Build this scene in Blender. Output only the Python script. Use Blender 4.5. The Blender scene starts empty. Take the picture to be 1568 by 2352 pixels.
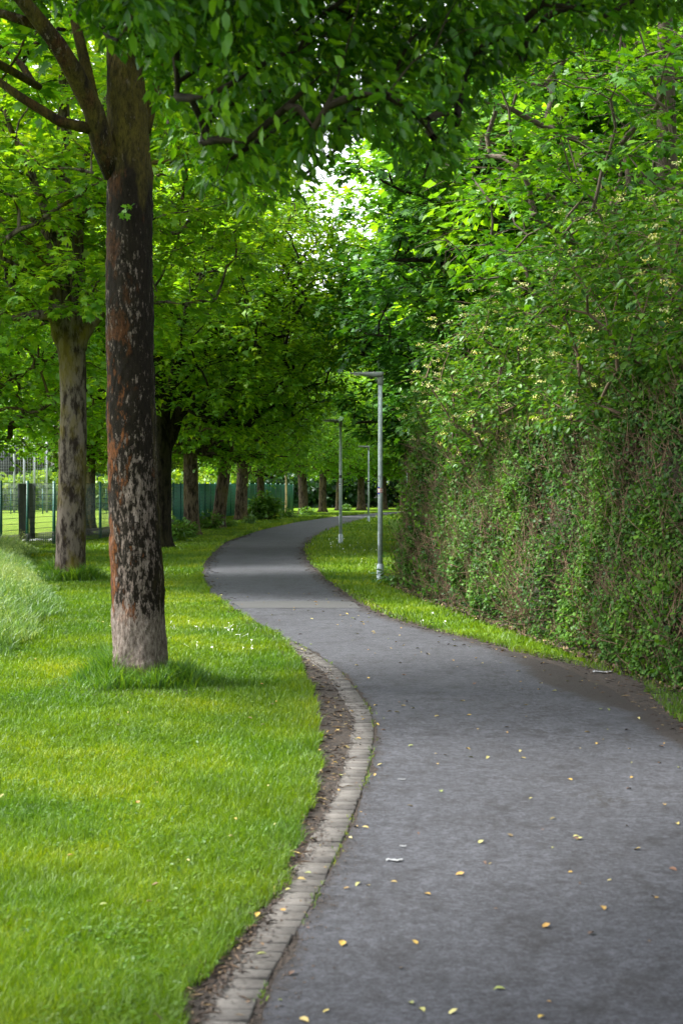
import bpy, math, numpy as np
from math import radians, sin, cos, pi

SC = bpy.context.scene
COL = SC.collection
H = 1.9            # eye height
HZ = 1125.0        # horizon row in the 1568x2352 reading of the photo
F = 3267.0

def G(x, y):       # ground point seen at a reading
    d = F * H / (y - HZ)
    return np.array([(x - 784) / F * d, d, 0.0])

def A(x, y, d):    # point at distance d
    return np.array([(x - 784) / F * d, d, H - (y - HZ) / F * d])

# ------------------------------------------------------------ noise
def _hash(ix, iy, iz, s):
    n = (ix.astype(np.int64) * 374761393 + iy.astype(np.int64) * 668265263 + iz.astype(np.int64) * 2147483647 + s * 974711) & 0xffffffff
    n = ((n ^ (n >> 13)) * 1274126177) & 0xffffffff
    n = (n ^ (n >> 16)) & 0xffffff
    return n / float(0xffffff)

def vnoise(p, s=0):
    p = np.asarray(p, float)
    i = np.floor(p).astype(np.int64); f = p - i; f = f * f * (3 - 2 * f)
    r = 0
    for dx in (0, 1):
        wx = f[:, 0] if dx else 1 - f[:, 0]
        for dy in (0, 1):
            wy = f[:, 1] if dy else 1 - f[:, 1]
            for dz in (0, 1):
                wz = f[:, 2] if dz else 1 - f[:, 2]
                r = r + wx * wy * wz * _hash(i[:, 0] + dx, i[:, 1] + dy, i[:, 2] + dz, s)
    return r

def fbm(p, o=3, s=0):
    p = np.asarray(p, float); a = .5; r = 0; t = 0
    for k in range(o):
        r = r + a * vnoise(p * 2 ** k, s + k); t += a; a *= .5
    return r / t

def nrm(v):
    return v / np.maximum(np.linalg.norm(v, axis=-1, keepdims=True), 1e-9)

# ------------------------------------------------------------ mesh helpers
class Geo:
    def __init__(s): s.v = []; s.f = []; s.r = []; s.n = 0
    def add(s, v, f, r=None):
        v = np.asarray(v, float).reshape(-1, 3)
        s.v.append(v)
        if r is None: r = np.full(len(v), .5)
        s.r.append(np.broadcast_to(np.asarray(r, float), (len(v),)))
        fs = f if isinstance(f, list) and len(f) and isinstance(f[0], np.ndarray) else [np.asarray(f)]
        for a in fs:
            if len(a): s.f.append(a.astype(np.int64) + s.n)
        s.n += len(v)
        return s
    def build(s, name, mat, parent=None, smooth=False, loc=None):
        v = np.concatenate(s.v); me = bpy.data.meshes.new(name)
        me.vertices.add(len(v)); me.vertices.foreach_set('co', v.astype(np.float32).ravel())
        idx = np.concatenate([a.ravel() for a in s.f]); tot = np.concatenate([np.full(len(a), a.shape[1]) for a in s.f])
        me.loops.add(len(idx)); me.loops.foreach_set('vertex_index', idx.astype(np.int32))
        st = np.concatenate([[0], np.cumsum(tot)[:-1]])
        me.polygons.add(len(tot)); me.polygons.foreach_set('loop_start', st.astype(np.int32))
        me.polygons.foreach_set('loop_total', tot.astype(np.int32))
        if smooth: me.polygons.foreach_set('use_smooth', np.ones(len(tot), bool))
        me.update(calc_edges=True)
        at = me.attributes.new('rnd', 'FLOAT', 'POINT'); at.data.foreach_set('value', np.concatenate(s.r).astype(np.float32))
        me.materials.append(mat)
        o = bpy.data.objects.new(name, me); COL.objects.link(o)
        if parent: o.parent = parent
        if loc is not None: o.location = loc
        return o
    def tube(s, pts, rad, n=8, cap=True, r=.5):
        pts = np.asarray(pts, float); m = len(pts); rad = np.broadcast_to(np.asarray(rad, float), (m,))
        t = nrm(np.gradient(pts, axis=0))
        a = np.array([0, 0, 1.]) if abs(t[0][2]) < .9 else np.array([1., 0, 0])
        u = nrm(np.cross(t[0], a)); U = [u]
        for k in range(1, m):
            u = u - t[k] * np.dot(u, t[k]); u = nrm(u); U.append(u)
        U = np.array(U); W = np.cross(t, U)
        an = np.arange(n) * 2 * pi / n
        v = pts[:, None] + rad[:, None, None] * (np.cos(an)[None, :, None] * U[:, None] + np.sin(an)[None, :, None] * W[:, None])
        i = np.arange(m - 1)[:, None] * n; j = np.arange(n)[None]; j2 = (j + 1) % n
        f = np.stack([i + j, i + j2, i + n + j2, i + n + j], -1).reshape(-1, 4)
        fs = [f]
        if cap and n > 3:
            fs += [np.arange(n)[None, ::-1].copy(), (np.arange(n) + (m - 1) * n)[None]]
        s.add(v.reshape(-1, 3), fs, r)
        return s
    def box(s, c, d, rz=0, r=.5):
        x, y, z = np.array(d) / 2.
        v = np.array([[-x, -y, -z], [x, -y, -z], [x, y, -z], [-x, y, -z], [-x, -y, z], [x, -y, z], [x, y, z], [-x, y, z]])
        if rz:
            q = v.copy(); q[:, 0] = v[:, 0] * cos(rz) - v[:, 1] * sin(rz); q[:, 1] = v[:, 0] * sin(rz) + v[:, 1] * cos(rz); v = q
        f = np.array([[0, 3, 2, 1], [4, 5, 6, 7], [0, 1, 5, 4], [1, 2, 6, 5], [2, 3, 7, 6], [3, 0, 4, 7]])
        return s.add(v + np.array(c), f, r)

def tag(o, label=None, cat=None, group=None, kind=None):
    if label: o['label'] = label
    if cat: o['category'] = cat
    if group: o['group'] = group
    if kind: o['kind'] = kind
    return o

def empty(name, loc, rz=0):
    o = bpy.data.objects.new(name, None); COL.objects.link(o); o.location = loc; o.rotation_euler = (0, 0, rz)
    o.empty_display_size = .3
    return o

def copy_tree(o, loc=None, rz=None, sc=None, label=None, parent=None):
    c = o.copy(); COL.objects.link(c)
    if parent: c.parent = parent
    if loc is not None: c.location = loc
    if rz is not None: c.rotation_euler = (0, 0, rz)
    if sc is not None: c.scale = sc
    if label: c['label'] = label
    for ch in list(o.children): copy_tree(ch, parent=c)
    return c

# ------------------------------------------------------------ materials
def mat(name):
    m = bpy.data.materials.new(name); m.use_nodes = True; nt = m.node_tree; nt.nodes.clear()
    out = nt.nodes.new('ShaderNodeOutputMaterial')
    def N(t, **k):
        n = nt.nodes.new(t)
        for a, b in k.items(): setattr(n, a, b)
        return n
    return m, nt, N, out

def ramp(N, stops, interp='LINEAR'):
    n = N('ShaderNodeValToRGB'); cr = n.color_ramp; cr.interpolation = interp
    while len(cr.elements) < len(stops): cr.elements.new(.5)
    for e, (p, c) in zip(cr.elements, stops):
        e.position = p; e.color = (*c, 1)
    return n

def noise(N, nt, scale, coord, detail=4, rough=.6, vec_scale=None):
    n = N('ShaderNodeTexNoise'); n.inputs['Scale'].default_value = scale; n.inputs['Detail'].default_value = detail
    n.inputs['Roughness'].default_value = rough
    if vec_scale:
        mp = N('ShaderNodeMapping'); mp.inputs['Scale'].default_value = vec_scale
        nt.links.new(coord, mp.inputs[0]); nt.links.new(mp.outputs[0], n.inputs['Vector'])
    else: nt.links.new(coord, n.inputs['Vector'])
    return n

def mixc(N, nt, fac, a, b, mode='MIX'):
    n = N('ShaderNodeMix', data_type='RGBA', blend_type=mode)
    for s, v in ((0, fac), (6, a), (7, b)):
        if isinstance(v, (int, float)): n.inputs[s].default_value = v
        elif isinstance(v, tuple): n.inputs[s].default_value = (*v, 1)
        else: nt.links.new(v, n.inputs[s])
    return n.outputs[2]

def leaf_mat(name, dark, mid, light, trans=.4, tcol=(1.5, 1.25, .5), gloss=.07, rough=.42, patch=1.0, ptint=(1.25, 1.15, .8)):
    m, nt, N, out = mat(name)
    at = N('ShaderNodeAttribute', attribute_name='rnd')
    cr = ramp(N, [(0, dark), (.55, mid), (1, light)]); nt.links.new(at.outputs['Fac'], cr.inputs[0])
    tc = N('ShaderNodeTexCoord')
    nz = noise(N, nt, patch, tc.outputs['Object'], 2)
    r2 = ramp(N, [(.35, (.8, .86, .95)), (.65, ptint)]); nt.links.new(nz.outputs[0], r2.inputs[0])
    c = mixc(N, nt, 1.0, cr.outputs[0], r2.outputs[0], 'MULTIPLY')
    d = N('ShaderNodeBsdfDiffuse'); nt.links.new(c, d.inputs[0])
    t = N('ShaderNodeBsdfTranslucent'); c2 = mixc(N, nt, 1.0, c, tcol, 'MULTIPLY'); nt.links.new(c2, t.inputs[0])
    mx = N('ShaderNodeMixShader'); mx.inputs[0].default_value = trans
    nt.links.new(d.outputs[0], mx.inputs[1]); nt.links.new(t.outputs[0], mx.inputs[2])
    last = mx
    if gloss:
        g = N('ShaderNodeBsdfGlossy'); g.inputs['Roughness'].default_value = rough; g.inputs[0].default_value = (.9, .95, 1, 1)
        m2 = N('ShaderNodeMixShader'); m2.inputs[0].default_value = gloss
        nt.links.new(mx.outputs[0], m2.inputs[1]); nt.links.new(g.outputs[0], m2.inputs[2]); last = m2
    nt.links.new(last.outputs[0], out.inputs[0])
    return m

def plain(name, col, rough=.6, metal=0, bump=0, bscale=40, var=0, vscale=6):
    m, nt, N, out = mat(name)
    b = N('ShaderNodeBsdfPrincipled'); b.inputs['Roughness'].default_value = rough; b.inputs['Metallic'].default_value = metal
    tc = N('ShaderNodeTexCoord')
    if var:
        nz = noise(N, nt, vscale, tc.outputs['Object'], 5)
        r = ramp(N, [(.3, tuple(c * (1 - var) for c in col)), (.7, tuple(min(1, c * (1 + var)) for c in col))])
        nt.links.new(nz.outputs[0], r.inputs[0]); nt.links.new(r.outputs[0], b.inputs[0])
    else: b.inputs[0].default_value = (*col, 1)
    if bump:
        nz = noise(N, nt, bscale, tc.outputs['Object'], 4); bp = N('ShaderNodeBump'); bp.inputs['Strength'].default_value = bump
        nt.links.new(nz.outputs[0], bp.inputs['Height']); nt.links.new(bp.outputs[0], b.inputs['Normal'])
    nt.links.new(b.outputs[0], out.inputs[0])
    return m

def bark_simple(name, dark, mid, green, gamt=.5, scale=1.0):
    m, nt, N, out = mat(name)
    tc = N('ShaderNodeTexCoord').outputs['Object']
    n1 = noise(N, nt, 9 * scale, tc, 6, .7, (1, 1, .3)); r1 = ramp(N, [(.42, dark), (.56, mid)]); nt.links.new(n1.outputs[0], r1.inputs[0])
    n2 = noise(N, nt, 2.2 * scale, tc, 4, .6, (1, 1, .5)); r2 = ramp(N, [(.48, (0, 0, 0)), (.66, (gamt,) * 3)]); nt.links.new(n2.outputs[0], r2.inputs[0])
    c = mixc(N, nt, r2.outputs[0], r1.outputs[0], green)
    b = N('ShaderNodeBsdfPrincipled'); b.inputs['Roughness'].default_value = .9; b.inputs['Specular IOR Level'].default_value = .12; nt.links.new(c, b.inputs[0])
    n3 = noise(N, nt, 30 * scale, tc, 5, .7, (1, 1, .25)); bp = N('ShaderNodeBump'); bp.inputs['Strength'].default_value = .7; bp.inputs['Distance'].default_value = .03
    nt.links.new(n3.outputs[0], bp.inputs['Height']); nt.links.new(bp.outputs[0], b.inputs['Normal'])
    nt.links.new(b.outputs[0], out.inputs[0])
    return m

def bark_old(name):
    """flaky bark of the near tree: pale plates, dark moss, rust lichen, yellow-green algae on one side"""
    m, nt, N, out = mat(name)
    tco = N('ShaderNodeTexCoord').outputs['Object']
    sp = N('ShaderNodeSeparateXYZ'); nt.links.new(tco, sp.inputs[0])
    # broad zones
    zone = noise(N, nt, 1.6, tco, 3, .5, (1.2, 1.2, .45))
    fine = noise(N, nt, 38, tco, 4, .8, (1, 1, .36))
    mid_ = noise(N, nt, 25, tco, 4, .7, (1, 1, .36))
    pale = ramp(N, [(.33, (.05, .037, .028)), (.5, (.17, .135, .115)), (.68, (.33, .28, .25))]); nt.links.new(fine.outputs[0], pale.inputs[0])
    dark = ramp(N, [(.35, (.0035, .0026, .0018)), (.7, (.015, .0115, .007))]); nt.links.new(fine.outputs[0], dark.inputs[0])
    def mth(op, a, b):
        n = N('ShaderNodeMath', operation=op)
        for k, v in enumerate((a, b)):
            if isinstance(v, (int, float)): n.inputs[k].default_value = v
            else: nt.links.new(v, n.inputs[k])
        return n.outputs[0]
    def mapr(v, a, b, c=0, d=1):
        n = N('ShaderNodeMapRange'); n.inputs[1].default_value = a; n.inputs[2].default_value = b; n.inputs[3].default_value = c; n.inputs[4].default_value = d
        nt.links.new(v, n.inputs[0]); return n.outputs[0]
    hgt = mapr(sp.outputs[2], .50, .85, -.22, .0)          # clean bark near the ground
    up = mapr(sp.outputs[2], 1.4, 4.6, .0, .042)
    s = mth('ADD', mth('MULTIPLY', mid_.outputs[0], .6), mth('MULTIPLY', fine.outputs[0], .4))
    s = mth('ADD', s, mth('MULTIPLY', mth('SUBTRACT', zone.outputs[0], .5), .30))
    s = mth('ADD', s, mth('ADD', hgt, up))
    dm = mapr(s, .430, .468)
    c = mixc(N, nt, dm, pale.outputs[0], dark.outputs[0])
    # rust lichen
    oz = noise(N, nt, 5.5, tco, 4, .6, (1, 1, .5)); om = mth('ADD', mth('MULTIPLY', oz.outputs[0], .7), mth('MULTIPLY', mid_.outputs[0], .3))
    om = mth('ADD', om, mapr(sp.outputs[0], -.25, .2, .06, -.10))
    om = mth('MULTIPLY', mapr(om, .555, .61), mth('MULTIPLY', mapr(sp.outputs[2], .5, .8), mapr(sp.outputs[2], 2.7, 3.6, 1, .25)))
    oc = ramp(N, [(.38, (.03, .012, .004)), (.62, (.24, .085, .025))]); nt.links.new(fine.outputs[0], oc.inputs[0])
    c = mixc(N, nt, mth('MULTIPLY', om, .62), c, oc.outputs[0])
    # algae on the +x side, and everywhere high on the stem
    gz = noise(N, nt, 3.1, tco, 4, .6, (1, 1, .35))
    gm = mth('ADD', mapr(sp.outputs[0], -.05, .28, -.25, .14), gz.outputs[0])
    gm = mth('ADD', gm, mapr(sp.outputs[2], 4.5, 5.4, 0, .35))
    gm = mth('MULTIPLY', mapr(gm, .5, .66), mapr(sp.outputs[2], .5, 1.6))
    gc = ramp(N, [(.35, (.020, .017, .004)), (.65, (.085, .068, .012))]); nt.links.new(fine.outputs[0], gc.inputs[0])
    c = mixc(N, nt, mth('MULTIPLY', gm, .85), c, gc.outputs[0])
    b = N('ShaderNodeBsdfPrincipled'); b.inputs['Roughness'].default_value = .92; b.inputs['Specular IOR Level'].default_value = .12; nt.links.new(c, b.inputs[0])
    n3 = noise(N, nt, 34, tco, 6, .75, (1, 1, .3)); bp = N('ShaderNodeBump'); bp.inputs['Strength'].default_value = .9; bp.inputs['Distance'].default_value = .03
    nt.links.new(n3.outputs[0], bp.inputs['Height']); nt.links.new(bp.outputs[0], b.inputs['Normal'])
    nt.links.new(b.outputs[0], out.inputs[0])
    return m

M = {}
M['bark_old'] = bark_old('flaky_bark')
M['bark_tree2'] = bark_simple('grey_green_bark', (.022, .016, .012), (.145, .12, .098), (.105, .085, .012), .85)
M['bark_row'] = bark_simple('brown_bark', (.018, .014, .009), (.105, .082, .055), (.10, .08, .022), .6)
M['bark_dark'] = bark_simple('dark_bark', (.006, .005, .004), (.030, .024, .017), (.028, .026, .007), .5)
M['bark_pale'] = bark_simple('pale_yellow_bark', (.13, .10, .05), (.36, .29, .15), (.3, .25, .1), .5)
M['limb_pale'] = plain('limb_brown', (.065, .048, .032), .9, var=.4, vscale=3)
M['twig'] = plain('twig_brown', (.085, .055, .032), .9, var=.4, vscale=3)
M['twig_red'] = plain('twig_red_brown', (.125, .075, .040), .9, var=.5, vscale=2)
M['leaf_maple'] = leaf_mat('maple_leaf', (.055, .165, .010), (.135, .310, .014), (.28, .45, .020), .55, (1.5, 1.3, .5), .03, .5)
M['leaf_maple_r'] = leaf_mat('bright_maple_leaf', (.016, .075, .006), (.044, .155, .008), (.120, .280, .010), .42, (1.5, 1.3, .4), .025, .5)
M['leaf_lime'] = leaf_mat('lime_leaf', (.052, .165, .010), (.130, .305, .015), (.22, .42, .022), .53, (1.45, 1.3, .5), .03, .5)
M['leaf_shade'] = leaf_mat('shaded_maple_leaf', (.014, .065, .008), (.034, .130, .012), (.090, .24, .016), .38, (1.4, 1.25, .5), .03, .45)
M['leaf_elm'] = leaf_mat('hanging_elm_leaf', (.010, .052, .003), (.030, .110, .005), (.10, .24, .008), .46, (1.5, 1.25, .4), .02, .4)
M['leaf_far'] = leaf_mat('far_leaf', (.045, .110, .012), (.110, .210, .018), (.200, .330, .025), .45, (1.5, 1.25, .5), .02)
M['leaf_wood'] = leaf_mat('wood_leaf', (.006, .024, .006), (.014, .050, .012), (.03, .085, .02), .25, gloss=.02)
M['leaf_hedge'] = leaf_mat('hedge_leaf', (.022, .068, .012), (.052, .138, .018), (.115, .250, .026), .30, (1.3, 1.2, .6), .012, .5, .9, (1.15, 1.1, .75))
M['leaf_dog'] = leaf_mat('dogwood_leaf', (.020, .080, .010), (.050, .150, .015), (.125, .255, .026), .36, gloss=.02)
M['blossom'] = leaf_mat('cream_blossom', (.30, .32, .14), (.42, .43, .22), (.55, .55, .32), .2, gloss=0)
M['grass'] = leaf_mat('grass_blade', (.050, .135, .003), (.125, .250, .004), (.27, .37, .010), .45, (1.2, 1.1, .5), .02, .5, .55, (1.35, 1.08, .9))
M['grass_tall'] = leaf_mat('tall_grass_blade', (.07, .17, .02), (.15, .28, .04), (.27, .37, .11), .45, (1.2, 1.1, .6), .03, .5, .5, (1.15, 1.05, .95))
M['grass_dark'] = leaf_mat('lush_grass_blade', (.03, .11, .006), (.07, .19, .010), (.14, .28, .02), .4, gloss=.03)
M['leaf_weed'] = leaf_mat('weed_leaf', (.03, .10, .008), (.06, .16, .012), (.11, .25, .02), .35, gloss=.05)

def ground_mat(name, c1, c2, c3):
    m, nt, N, out = mat(name)
    tc = N('ShaderNodeTexCoord').outputs['Object']
    n1 = noise(N, nt, .35, tc, 4, .6); r1 = ramp(N, [(.35, c1), (.55, c2), (.72, c3)]); nt.links.new(n1.outputs[0], r1.inputs[0])
    n2 = noise(N, nt, 22, tc, 5, .8); r2 = ramp(N, [(.3, (.45, .5, .4)), (.7, (1.35, 1.3, 1.3))]); nt.links.new(n2.outputs[0], r2.inputs[0])
    c = mixc(N, nt, 1.0, r1.outputs[0], r2.outputs[0], 'MULTIPLY')
    b = N('ShaderNodeBsdfPrincipled'); b.inputs['Roughness'].default_value = .95; b.inputs['Specular IOR Level'].default_value = .1
    nt.links.new(c, b.inputs[0])
    bp = N('ShaderNodeBump'); bp.inputs['Strength'].default_value = .8; bp.inputs['Distance'].default_value = .05
    nt.links.new(n2.outputs[0], bp.inputs['Height']); nt.links.new(bp.outputs[0], b.inputs['Normal'])
    nt.links.new(b.outputs[0], out.inputs[0]); return m
M['lawn'] = ground_mat('lawn_turf', (.08, .17, .004), (.12, .22, .006), (.18, .25, .015))
M['field'] = ground_mat('field_turf', (.14, .24, .02), (.20, .30, .03), (.26, .33, .05))  # paler than the lawn: full sun put into the turf colour

def soil_mat():
    m, nt, N, out = mat('dark_soil')
    tc = N('ShaderNodeTexCoord').outputs['Object']
    n1 = noise(N, nt, 14, tc, 7, .75); r1 = ramp(N, [(.32, (.014, .010, .007)), (.55, (.045, .031, .022)), (.75, (.10, .072, .050))]); nt.links.new(n1.outputs[0], r1.inputs[0])
    b = N('ShaderNodeBsdfPrincipled'); b.inputs['Roughness'].default_value = .95; nt.links.new(r1.outputs[0], b.inputs[0])
    n2 = noise(N, nt, 45, tc, 5, .8); bp = N('ShaderNodeBump'); bp.inputs['Strength'].default_value = 1; bp.inputs['Distance'].default_value = .04
    nt.links.new(n2.outputs[0], bp.inputs['Height']); nt.links.new(bp.outputs[0], b.inputs['Normal'])
    nt.links.new(b.outputs[0], out.inputs[0]); return m
M['soil'] = soil_mat()

def asphalt():
    m, nt, N, out = mat('asphalt')
    tc = N('ShaderNodeTexCoord').outputs['Object']
    at = N('ShaderNodeAttribute', attribute_name='rnd')      # 0 at the dirty edges, 1 in the middle of the path
    n1 = noise(N, nt, .55, tc, 6, .65, (1, .7, 1)); r1 = ramp(N, [(.32, (.039, .041, .050)), (.62, (.056, .059, .071))]); nt.links.new(n1.outputs[0], r1.inputs[0])
    n2 = noise(N, nt, 38, tc, 8, .95); r2 = ramp(N, [(.40, (.35, .35, .37)), (.5, (1, 1, 1)), (.60, (2.0, 1.98, 1.96))]); nt.links.new(n2.outputs[0], r2.inputs[0])
    c = mixc(N, nt, 1.0, r1.outputs[0], r2.outputs[0], 'MULTIPLY')
    n4 = noise(N, nt, 3.0, tc, 9, .82, (1, .8, 1)); r4 = ramp(N, [(.50, (1, 1, 1)), (.60, (.60, .58, .57)), (.7, (.38, .36, .35))]); nt.links.new(n4.outputs[0], r4.inputs[0])
    c = mixc(N, nt, 1.0, c, r4.outputs[0], 'MULTIPLY')
    n5 = noise(N, nt, 11, tc, 6, .9); r5 = ramp(N, [(.38, (.62, .62, .63)), (.52, (1, 1, 1)), (.62, (1.22, 1.22, 1.23))]); nt.links.new(n5.outputs[0], r5.inputs[0])
    c = mixc(N, nt, 1.0, c, r5.outputs[0], 'MULTIPLY')
    # a few hairline cracks
    wn = noise(N, nt, 1.4, tc, 5, .7); va = N('ShaderNodeVectorMath', operation='ADD'); nt.links.new(tc, va.inputs[0]); nt.links.new(wn.outputs[1], va.inputs[1])
    vo = N('ShaderNodeTexVoronoi', feature='DISTANCE_TO_EDGE'); vo.inputs['Scale'].default_value = .42; nt.links.new(va.outputs[0], vo.inputs['Vector'])
    m1 = N('ShaderNodeMapRange'); m1.inputs[1].default_value = .0; m1.inputs[2].default_value = .007; m1.inputs[3].default_value = 1; m1.inputs[4].default_value = 0; nt.links.new(vo.outputs['Distance'], m1.inputs[0])
    mk = N('ShaderNodeMapRange'); mk.inputs[1].default_value = .50; mk.inputs[2].default_value = .56; nk = noise(N, nt, .5, tc, 2, .5); nt.links.new(nk.outputs[0], mk.inputs[0])
    mm = N('ShaderNodeMath', operation='MULTIPLY'); nt.links.new(m1.outputs[0], mm.inputs[0]); nt.links.new(mk.outputs[0], mm.inputs[1])
    c = mixc(N, nt, mm.outputs[0], c, (.015, .014, .013))
    # dirt creeping in from the edges
    n3 = noise(N, nt, 2.6, tc, 6, .7); ad = N('ShaderNodeMath', operation='ADD'); nt.links.new(at.outputs['Fac'], ad.inputs[0])
    mu = N('ShaderNodeMath', operation='MULTIPLY'); nt.links.new(n3.outputs[0], mu.inputs[0]); mu.inputs[1].default_value = .9; nt.links.new(mu.outputs[0], ad.inputs[1])
    mr = N('ShaderNodeMapRange'); mr.inputs[1].default_value = .50; mr.inputs[2].default_value = .82; mr.inputs[3].default_value = .85; mr.inputs[4].default_value = 0
    nt.links.new(ad.outputs[0], mr.inputs[0])
    c = mixc(N, nt, mr.outputs[0], c, (.017, .012, .009))
    b = N('ShaderNodeBsdfPrincipled'); b.inputs['Roughness'].default_value = .8; b.inputs['Specular IOR Level'].default_value = .3; nt.links.new(c, b.inputs[0])
    bp = N('ShaderNodeBump'); bp.inputs['Strength'].default_value = .8; bp.inputs['Distance'].default_value = .014
    nt.links.new(n2.outputs[0], bp.inputs['Height']); nt.links.new(bp.outputs[0], b.inputs['Normal'])
    nt.links.new(b.outputs[0], out.inputs[0]); return m
M['asphalt'] = asphalt()

def brick_mat():
    m, nt, N, out = mat('kerb_brick')
    at = N('ShaderNodeAttribute', attribute_name='rnd')
    r = ramp(N, [(0, (.058, .054, .051)), (.5, (.092, .087, .081)), (1, (.125, .118, .110))]); nt.links.new(at.outputs['Fac'], r.inputs[0])
    tc = N('ShaderNodeTexCoord').outputs['Object']
    n1 = noise(N, nt, 7, tc, 8, .85); r1 = ramp(N, [(.36, (.5, .46, .42)), (.52, (1.0, .98, .96)), (.7, (1.2, 1.19, 1.17))]); nt.links.new(n1.outputs[0], r1.inputs[0])
    c = mixc(N, nt, 1.0, r.outputs[0], r1.outputs[0], 'MULTIPLY')
    b = N('ShaderNodeBsdfPrincipled'); b.inputs['Roughness'].default_value = .9; nt.links.new(c, b.inputs[0])
    n2 = noise(N, nt, 70, tc, 4, .8); bp = N('ShaderNodeBump'); bp.inputs['Strength'].default_value = .6; bp.inputs['Distance'].default_value = .01
    nt.links.new(n2.outputs[0], bp.inputs['Height']); nt.links.new(bp.outputs[0], b.inputs['Normal'])
    nt.links.new(b.outputs[0], out.inputs[0]); return m
M['brick'] = brick_mat()
M['galv'] = plain('galvanised_steel', (.36, .42, .43), .5, .35, .1, 60, .25, 14)
M['head'] = plain('lamp_head_grey', (.16, .175, .17), .5, .1)
M['lens'] = plain('lamp_lens', (.5, .5, .45), .2)
M['black'] = plain('black_plastic', (.02, .02, .02), .5)
M['white'] = plain('white_plastic', (.75, .75, .73), .5)
M['blue'] = plain('blue_print', (.02, .04, .30), .5)
M['red'] = plain('red_print', (.45, .03, .03), .5)
M['fence'] = plain('fence_green', (.008, .085, .062), .5)
M['fence_dark'] = plain('fence_wire', (.006, .035, .030), .6)
M['privacy'] = plain('green_privacy_strip', (.008, .120, .088), .55, var=.15, vscale=1.5)
M['banner'] = plain('charcoal_banner', (.035, .04, .046), .7, var=.15, vscale=3)
M['banner_ink'] = plain('faded_print', (.14, .13, .12), .8)
M['tarp'] = plain('white_sheet', (.72, .75, .78), .6, bump=.3, bscale=9)
M['pole_grey'] = plain('pale_steel', (.24, .26, .27), .5, .2)
M['shed'] = plain('dark_facade', (.06, .06, .075), .7, var=.2)
M['daisy'] = plain('daisy_white', (.8, .8, .75), .7)
M['dead_leaf'] = None
def deadleaf():
    m, nt, N, out = mat('fallen_leaf_yellow')
    oi = N('ShaderNodeObjectInfo')
    r = ramp(N, [(0, (.32, .23, .04)), (.22, (.22, .12, .02)), (.42, (.30, .26, .10)), (.58, (.14, .18, .04)), (.74, (.08, .033, .014)), (.88, (.05, .03, .02)), (1, (.26, .21, .05))])
    nt.links.new(oi.outputs['Random'], r.inputs[0])
    b = N('ShaderNodeBsdfPrincipled'); b.inputs['Roughness'].default_value = .7; nt.links.new(r.outputs[0], b.inputs[0]); nt.links.new(b.outputs[0], out.inputs[0]); return m
M['dead_leaf'] = deadleaf()
def littermat():
    m, nt, N, out = mat('litter_bits')
    at = N('ShaderNodeAttribute', attribute_name='rnd')
    r = ramp(N, [(0, (.012, .008, .006)), (.45, (.045, .028, .017)), (.8, (.11, .068, .036)), (.95, (.20, .14, .07)), (1, (.34, .26, .09))]); nt.links.new(at.outputs['Fac'], r.inputs[0])
    b = N('ShaderNodeBsdfPrincipled'); b.inputs['Roughness'].default_value = .9; nt.links.new(r.outputs[0], b.inputs[0]); nt.links.new(b.outputs[0], out.inputs[0]); return m
M['litter'] = littermat()

for k_, f_ in (('lawn', .78), ('field', .8), ('soil', .8), ('asphalt', .80), ('brick', .74), ('grass', .82), ('grass_tall', .82), ('grass_dark', .85), ('leaf_hedge', .76), ('leaf_dog', .86), ('bark_old', .8), ('bark_tree2', .85), ('leaf_maple_r', .92), ('litter', .85), ('twig_red', .8)):
    nd = [n for n in M[k_].node_tree.nodes if n.type == 'VALTORGB']
    if nd:
        for e in nd[0].color_ramp.elements: e.color = tuple(c * f_ for c in e.color[:3]) + (1,)
# ------------------------------------------------------------ leaves
def tpl_maple():
    B = (0, 0, 0); C = (.34, 0, .0)
    half = [(-.06, .20, 0), (.10, .50, -.05), (.33, .27, .03), (.72, .46, -.06), (.64, .17, .03)]
    T = (1.05, 0, -.1)
    v = [B, C] + half + [T] + [(a, -b, c) for a, b, c in half[::-1]]
    ring = [0] + list(range(2, len(v))); f = []
    for k in range(len(ring)):
        f.append((1, ring[k], ring[(k + 1) % len(ring)]))
    return np.array(v, float), np.array(f)
def tpl_maple_lo():
    v = [(0, 0, 0), (.12, .48, -.05), (.5, .2, .02), (1, 0, -.08), (.5, -.2, .02), (.12, -.48, -.05), (.36, 0, .03)]
    f = [(6, 0, 5), (6, 5, 4), (6, 4, 3), (6, 3, 2), (6, 2, 1), (6, 1, 0)]
    return np.array(v, float), np.array(f)[:, ::-1].copy()
def tpl_oval():
    v = [(0, 0, 0), (.3, .27, .06), (.68, .24, .04), (1, 0, -.1), (.68, -.24, .04), (.3, -.27, .06), (.3, 0, -.02), (.68, 0, -.03)]
    f = [(0, 6, 1), (1, 6, 7), (1, 7, 2), (2, 7, 3), (0, 5, 6), (5, 4, 7), (5, 7, 6), (4, 3, 7)]
    return np.array(v, float), np.array(f)
def tpl_dia(w=.34):
    v = [(0, 0, 0), (.42, w, .06), (1, 0, -.05), (.42, -w, .06)]
    return np.array(v, float), np.array([(0, 2, 1), (0, 3, 2)])
T_MAPLE, T_MLO, T_OVAL, T_DIA, T_ROUND = tpl_maple(), tpl_maple_lo(), tpl_oval(), tpl_dia(), tpl_dia(.45)
T_ELM = (T_OVAL[0] * np.array([1, .78, 1]), T_OVAL[1])

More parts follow.
